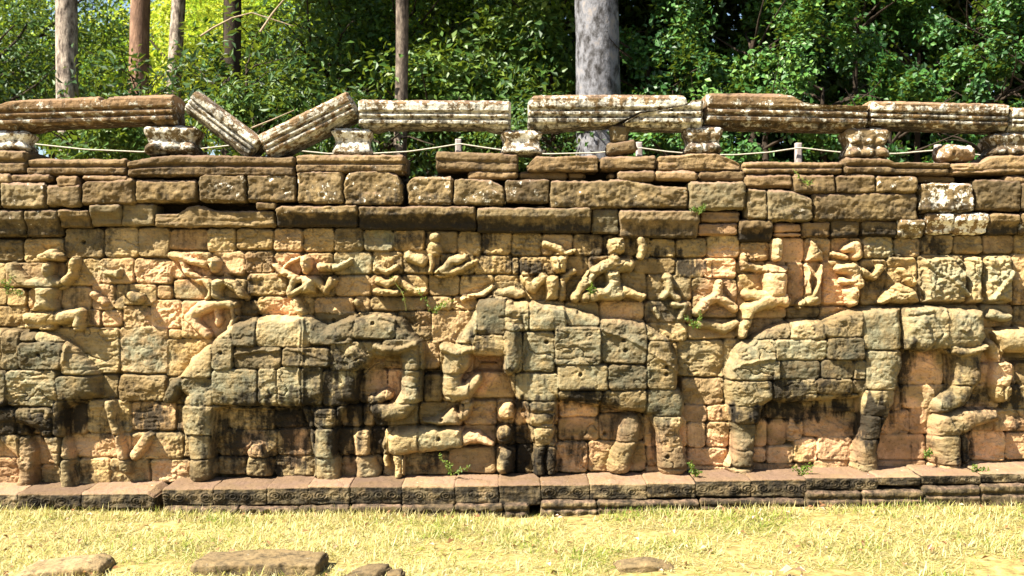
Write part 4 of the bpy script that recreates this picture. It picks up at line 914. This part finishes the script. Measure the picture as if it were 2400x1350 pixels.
# right: wall of small glossy leaves
GI = 'leafy shrubs draped along the right'
IV = [
 (1520, 130, 6.6, (.95, .7, 1.3), 9000, 'dark leafy shrub just right of the silver trunk'), (1640, 250, 5.6, (.85, .6, .8), 8000, 'shrub with hanging sprays behind the humped rail'), (1760, 90, 6.4, (1.0, .7, 1.2), 9500, 'tall shrub over the broken hump of the rail'),
 (1790, 300, 5.0, (.8, .5, .6), 6500, 'low shrub seen under the humped rail'), (1930, 200, 5.4, (1.0, .7, 1.1), 10500, 'bright glossy shrub above the bitten rail'), (2010, 30, 6.2, (1.0, .7, .9), 9000, 'high sunlit shrub at the top right of the middle'),
 (2090, 300, 5.0, (.85, .5, .6), 6500, 'low shrub behind the petal carved stub'), (2150, 120, 6.2, (.8, .6, 1.0), 7500, 'shaded shrub between the two bright right shrubs'), (2270, 40, 6.0, (.9, .7, 1.0), 8000, 'dark shrub high near the right edge'),
 (2330, 220, 5.0, (.75, .55, .75), 8000, 'brightest clump of leaves near the right edge'), (2430, 110, 5.6, (.8, .6, 1.3), 8000, 'shrub cut off by the right edge'), (2300, 330, 4.8, (.7, .45, .45), 4500, 'small leafy sprays beside the right stub'), (1600, 350, 5.2, (.7, .5, .45), 4500, 'low dark shrub below the cracked rail')]
for i, (px, py, y, rad, n, lab) in enumerate(IV):
    tree(px, py, y, rad, int(n * .42), .082, 'leaf_ivy', lab, 300 + i, GI, 'leafy_shrub', 'shrub', 17, .10, (.0, 1.0), .5, .05, .5, .72)
# middle: looser, darker shrubs with broad leaves
GM = 'shaded shrubs in the middle'
MI = [(880, 110, 9.0, (1.6, 1.0, 1.9), 6500, .125, 'leaf_mid', (.1, .9), 'dark shrub left of the thin spotted trunk'), (1060, 50, 11., (1.7, 1.2, 1.3), 5200, .12, 'leaf_bright', (.0, .75), 'bright green crown right of the thin spotted trunk'),
      (1180, 190, 7.6, (1.2, .9, 1.2), 4800, .125, 'leaf_mid', (.2, 1.), 'broad leaved shrub between thin trunk and silver trunk'), (1010, 250, 7.2, (1.3, .8, .8), 3600, .125, 'leaf_mid', (.25, 1.), 'shrub behind the white straight rail'),
      (1290, 60, 8.2, (1.0, .9, 1.4), 5000, .125, 'leaf_mid', (.2, 1.), 'dark shrub touching the left side of the silver trunk'), (760, 150, 8.4, (1.3, .9, 1.7), 5200, .125, 'leaf_mid', (.15, 1.), 'shrub above the rising fallen rail'),
      (1290, 320, 6.2, (1.0, .6, .5), 2600, .085, 'leaf_mid', (.1, .9), 'low shrub left of the silver trunk foot'), (900, 330, 6.6, (1.1, .6, .5), 2000, .09, 'leaf_mid', (.0, .7), 'low dim shrub behind the plain waisted stub')]
for i, (px, py, y, rad, n, sz, mt, tb_, lab) in enumerate(MI):
    tree(px, py, y, rad, n, sz, mt, lab, 340 + i, GM, 'leafy_shrub', 'shrub', 30, .17, tb_, .4)
# left: sapling and low shrubs near, sunlit crowns far
GL = 'low leafy saplings behind the left rails'
LE = [(575, 150, 5.2, (.75, .6, .9), 900, .135, 'leaf_mid', (.0, .75), 'sapling with long drooping dark leaves in front of the black trunk'), (600, 280, 4.6, (.8, .5, .6), 1500, .11, 'leaf_mid', (.25, 1.), 'sapling with pale new leaves between the fallen rails'),
      (200, 330, 4.6, (.9, .5, .42), 1900, .125, 'leaf_mid', (.4, 1.), 'sunlit low sapling under the purple rail'), (330, 180, 6.4, (.9, .7, .7), 900, .13, 'leaf_mid', (.0, .6), 'sparse sapling across the reddish trunk'), (720, 290, 5.2, (.9, .6, .7), 2000, .125, 'leaf_mid', (.0, .8), 'dim sapling behind the rising fallen rail'),
      (290, 330, 5.6, (1.0, .5, .5), 1900, .125, 'leaf_mid', (.1, .9), 'low sapling left of the three knobbed stub')]
for i, (px, py, y, rad, n, sz, mt, tb_, lab) in enumerate(LE):
    tree(px, py, y, rad, n, sz, mt, lab, 370 + i, GL, 'sapling', 'sapling', 22, .2, tb_, .5, .03, asp=.42)
GF = 'sunlit trees far behind'
FA = [(475, 130, 17, (1.3, 1.3, 1.9), 4200, .13, 'leaf_gold', (.1, .9), 'nearest golden crown, between the slim grey trunk and the black trunk'), (-300, 130, 26, (4., 3., 3.6), 6000, .2, 'leaf_bright', (.0, .8), 'green crown beyond the left edge'), (-700, 150, 28, (4.5, 3., 3.8), 6000, .22, 'leaf_bright', (.0, .7), 'second green crown beyond the left edge'), (-60, 160, 18, (2.2, 1.8, 2.2), 5000, .15, 'leaf_mid', (.1, .8), 'darker crown crossing the left edge'),
      (60, 60, 22, (2.6, 2., 2.2), 5200, .16, 'leaf_mid', (.2, .9), 'dark green crown in the top left corner'), (40, 210, 20, (2.0, 2., 1.5), 6000, .14, 'leaf_mid', (.0, .6), 'shaded green mass at the left edge above the rail'),
      (240, 60, 34, (4.2, 3, 3.4), 7500, .22, 'leaf_bright', (.2, 1.), 'yellow green crown between the first two trunks'), (250, 230, 26, (3.2, 2.5, 2.0), 7500, .18, 'leaf_bright', (.0, .6), 'green crown low between the first two trunks'),
      (120, 190, 30, (3.2, 3, 2.2), 6500, .2, 'leaf_bright', (.3, 1.), 'pale sunlit crown behind the leftmost trunk'), (440, 170, 30, (3.0, 2.6, 3.0), 8500, .2, 'leaf_gold', (.2, 1.), 'golden crown around the slim grey trunk'),
      (560, 130, 34, (3.4, 2.6, 3.2), 7500, .2, 'leaf_gold', (.0, .8), 'golden green crown behind the black trunk'), (680, 60, 26, (3.0, 2.6, 3.0), 8000, .18, 'leaf_bright', (.1, .9), 'bright crown right of the black trunk'),
      (830, 80, 24, (2.8, 2.4, 3.0), 8000, .17, 'leaf_bright', (.0, .6), 'green crown behind the thin spotted trunk'), (1000, 40, 22, (2.6, 2.4, 2.4), 8000, .16, 'leaf_bright', (.2, .9), 'sunlit crown at the top middle')]
for i, (px, py, y, rad, n, sz, mt, tb_, lab) in enumerate(FA):
    tree(px, py, y, rad, n, sz, mt, lab, 400 + i, GF, 'leafy_tree', 'tree', 44, .16, tb_, .4, .16)
# dense dark wood behind the shrubs, one mass
r = np.random.default_rng(9); n = 120000
X_ = r.uniform(-4, 15, n); Z_ = r.uniform(2.4, 9.5, n); Y_ = 12.0 + r.uniform(0, 4.5, n) + 1.2 * fbm2(X_ / 2, Z_ / 2, 2, 4)
keep = fbm2(X_ / 1.2, Z_ / 1.2, 3, 8) > -.9
V, T, c = leafmesh(np.stack([X_, Y_, Z_], 1)[keep], .24, r, .3, None, r.uniform(0, .5, keep.sum()))
tag(mk('forest_understorey', V, None, M['leaf_mid'], tint=c, T=T, smooth=False), 'dense dark forest foliage filling the gaps behind the shrubs', 'forest', kind='stuff')

r = np.random.default_rng(19); n = 60000  # unseen leaf layer added overhead to shade the shrubs and wood below
X_ = r.uniform(-4.6, 14, n); Y_ = r.uniform(5.6, 15, n); Z_ = 6.6 + (Y_ - 6) * .24 + r.uniform(0, 2., n) + .5 * fbm2(X_ / 2, Y_ / 2, 2, 14)
keep = fbm2(X_ / .8, Y_ / .8, 3, 18) > np.where(X_ < -.2, .3, np.where(X_ < 1.2, .06, -.3))
V, T, c = leafmesh(np.stack([X_, Y_, Z_], 1)[keep], .30, r, .8, None, r.uniform(0, .6, keep.sum()))
tag(mk('added_shade_canopy', V, None, M['leaf_mid'], tint=c, T=T, smooth=False), 'unseen leaf canopy added to shade the dark part of the forest', 'forest', kind='stuff')

# ------------------------------------------------------------------ weeds growing from the wall
def weed(px, py, yy, h, kind, lab, seed):
    """px,py: root in the photo; h: height (m); kind: tall, spray, tuft, trail"""
    r = np.random.default_rng(seed); t = empty('wall_weed', (wx(px, yy), yy, wz(py, yy))); tag(t, lab, 'weed', 'green weeds rooted in the wall joints')
    Vs = []; Fs = []; b = 0; L = []
    ns = {'tall': 1, 'spray': 3, 'tuft': 3, 'trail': 1}[kind]
    for k in range(ns):
        d = np.array([r.normal() * (.15 if kind == 'tall' else .7), -.25, 1.0 if kind != 'trail' else -1.]); d /= np.linalg.norm(d); p = np.zeros(3); pts = [p]; m = 10
        for s in range(m):
            p = p + d * h / m * r.uniform(.8, 1.1); d = d + r.normal(size=3) * .12; d[2] -= .03 if kind != 'trail' else 0; pts.append(p)
            if s > 0: L += [p + r.normal(size=3) * .008 for _ in range(2 if kind == 'tall' else 4)]
        V, F = tube(pts, np.linspace(.0028, .001, m + 1), 5); Vs.append(V); Fs.append(F + b); b += len(V)
    mk('stem', np.concatenate(Vs), np.concatenate(Fs), M['stem'], t)
    V, T, c = leafmesh(np.array(L), .024 if kind != 'tall' else .022, r, .4, np.tile([0, -1.0, 0], (len(L), 1)), asp=.5); mk('foliage', V, None, M['leaf_weed'], t, tint=c, T=T, smooth=False)
for i, a in enumerate([(952, 728, -.02, .46, 'tall', 'tall thin weed standing up the wall between the two elephant heads'), (1015, 735, -.02, .18, 'spray', 'feathery weed leaning right beside the tall thin weed'), 
    (1382, 690, -.06, .08, 'tuft', 'weed tuft by the knee of the large seated rider'), (1640, 500, -.06, .07, 'tuft', 'dark weed tuft under the right frieze blocks'), (1640, 770, -.05, .15, 'spray', 'bushy weed above the third elephant rump'),
    (1858, 395, -.06, .24, 'trail', 'trailing weed hanging below the palest fence post'), (20, 690, -.05, .16, 'spray', 'long leaved weed spray at the left edge'), (1060, 1115, -.1, .15, 'spray', 'weed under the belly of the carved bull'),
    (1628, 1115, -.2, .1, 'tuft', 'weed tuft at the foot of the wall right of centre'), (1880, 1115, -.2, .12, 'spray', 'weed on the plinth below the third elephant'), (2285, 1110, -.2, .1, 'tuft', 'weed tuft on the plinth near the right edge'),
    (2170, 1070, -.05, .06, 'tuft', 'tiny weed on pink stone left of the carved lion'), ]):
    weed(*a, 600 + i)
def twig(name, pts, yy, rad, lab):
    V, F = tube([(wx(a, yy), yy, wz(b, yy)) for a, b in pts], np.linspace(rad, rad * .4, len(pts)), 5); c = V.mean(0); tag(mk(name, V - c, F, M['twig'], loc=c), lab, 'twig', 'bare twigs in the forest')
twig('bare_twig', [(470, 85), (500, 65), (545, 42), (590, 30), (640, 46), (690, 62)], 4.6, .014, 'bare arching twig across the black trunk')
twig('bare_twig', [(610, 75), (640, 30), (665, 0), (680, -30)], 4.5, .016, 'bare twig rising to the top edge')
twig('bare_twig', [(590, 300), (640, 280), (690, 258)], 3.8, .012, 'bare twig over the rising fallen rail')

r = np.random.default_rng(88); n = 420; X_ = r.uniform(-4.4, 4.4, n); Y_ = -.4 - 2.5 * r.random(n) ** 1.4
V, T, c = leafmesh(np.stack([X_, Y_, gz(X_, Y_) + .03], 1), .045, r, 1.0, None, r.random(n) ** 1.3, fold=.6)
tag(mk('leaf_litter', V, None, M['dead_leaf'], tint=c, T=T, smooth=False), 'small brown leaf litter scattered through the grass', 'leaf litter', kind='stuff')
# ------------------------------------------------------------------ foreground stones and dead leaves
def field(name, x0, y0, x1, y1, ydist, depth, lab, **kw):
    o = stone(name, x0, y0, x1, y1, yf=ydist, depth=depth, mat=M['stone'], tint0=-.22, tone=(.1, .25, .3, .15), bed=.006, chip=.05, rough=.009, **kw); tag(o, lab, 'stone', 'sandstone blocks lying in the grass'); return o
field('fallen_block', 440, 1319, 745, 1392, -2.1, .36, 'large squared block lying in the grass', r=.02, yaw=-3, top=[(440, 1325), (600, 1318), (745, 1321)], tonef=btone(.4))
field('fallen_block', 20, 1330, 236, 1392, -2.1, .36, 'low worn slab sunk in the grass at the left', r=.03, yaw=6, top=[(20, 1356), (55, 1342), (120, 1334), (200, 1326), (236, 1336)], tonef=btone(.3))
field('fallen_block', 795, 1340, 890, 1392, -2.2, .24, 'small angular block right of the large squared block', r=.03, yaw=-16, top=[(795, 1352), (850, 1338), (890, 1340)])
field('fallen_block', 1448, 1318, 1588, 1356, -1.95, .2, 'flat stone nearly buried under grass in the foreground', r=.03, yaw=4, top=[(1448, 1328), (1520, 1319), (1588, 1331)])
field('fallen_block', 905, 1343, 945, 1375, -2.3, .12, 'tiny stone tip beside the small angular block', r=.02)
for i, (px, py, y, sz, lab) in enumerate([(165, 1200, -.75, .06, 'whitish dead leaf below the left plinth'), (1885, 1182, -.6, .055, 'pink curled leaf at the foot of the right plinth'), (1782, 1188, -.6, .05, 'pale leaf left of the pink curled leaf'), (2205, 1268, -1.5, .08, 'brown leaf in the grass at the right'), (1050, 1258, -1.4, .07, 'brown leaf in the grass at the centre'),
    (2180, 1282, -1.6, .07, 'second brown leaf beneath the brown leaf at the right'), (1860, 1335, -2.1, .1, 'large crumpled pale leaf near the bottom right'), (855, 1215, -.9, .06, 'reddish leaf below the plinth near the centre'), (1480, 1220, -.9, .06, 'orange leaf below the hole drilled plinth'), (1290, 1330, -2.0, .08, 'straw pale leaf near the bottom centre')]):
    r = np.random.default_rng(700 + i); V, T, c = leafmesh(np.zeros((3, 3)), sz, r, 1.2, None, np.full(3, [.9, .75, .9, .2, .3, .2, .9, .2, .4, .85][i]), fold=.8)
    V = V[:4] if i not in (6,) else V; T2 = np.array([[0, 2, 1], [0, 3, 2]]) if i not in (6,) else T
    X0 = wx(px, y); tag(mk('fallen_leaf', V, None, M['dead_leaf'], tint=c[:len(V)], T=T2, smooth=False, loc=(X0, y, float(gz(np.array([X0]), np.array([y]))[0]) + .05)), lab, 'leaf', 'dead leaves on the grass')
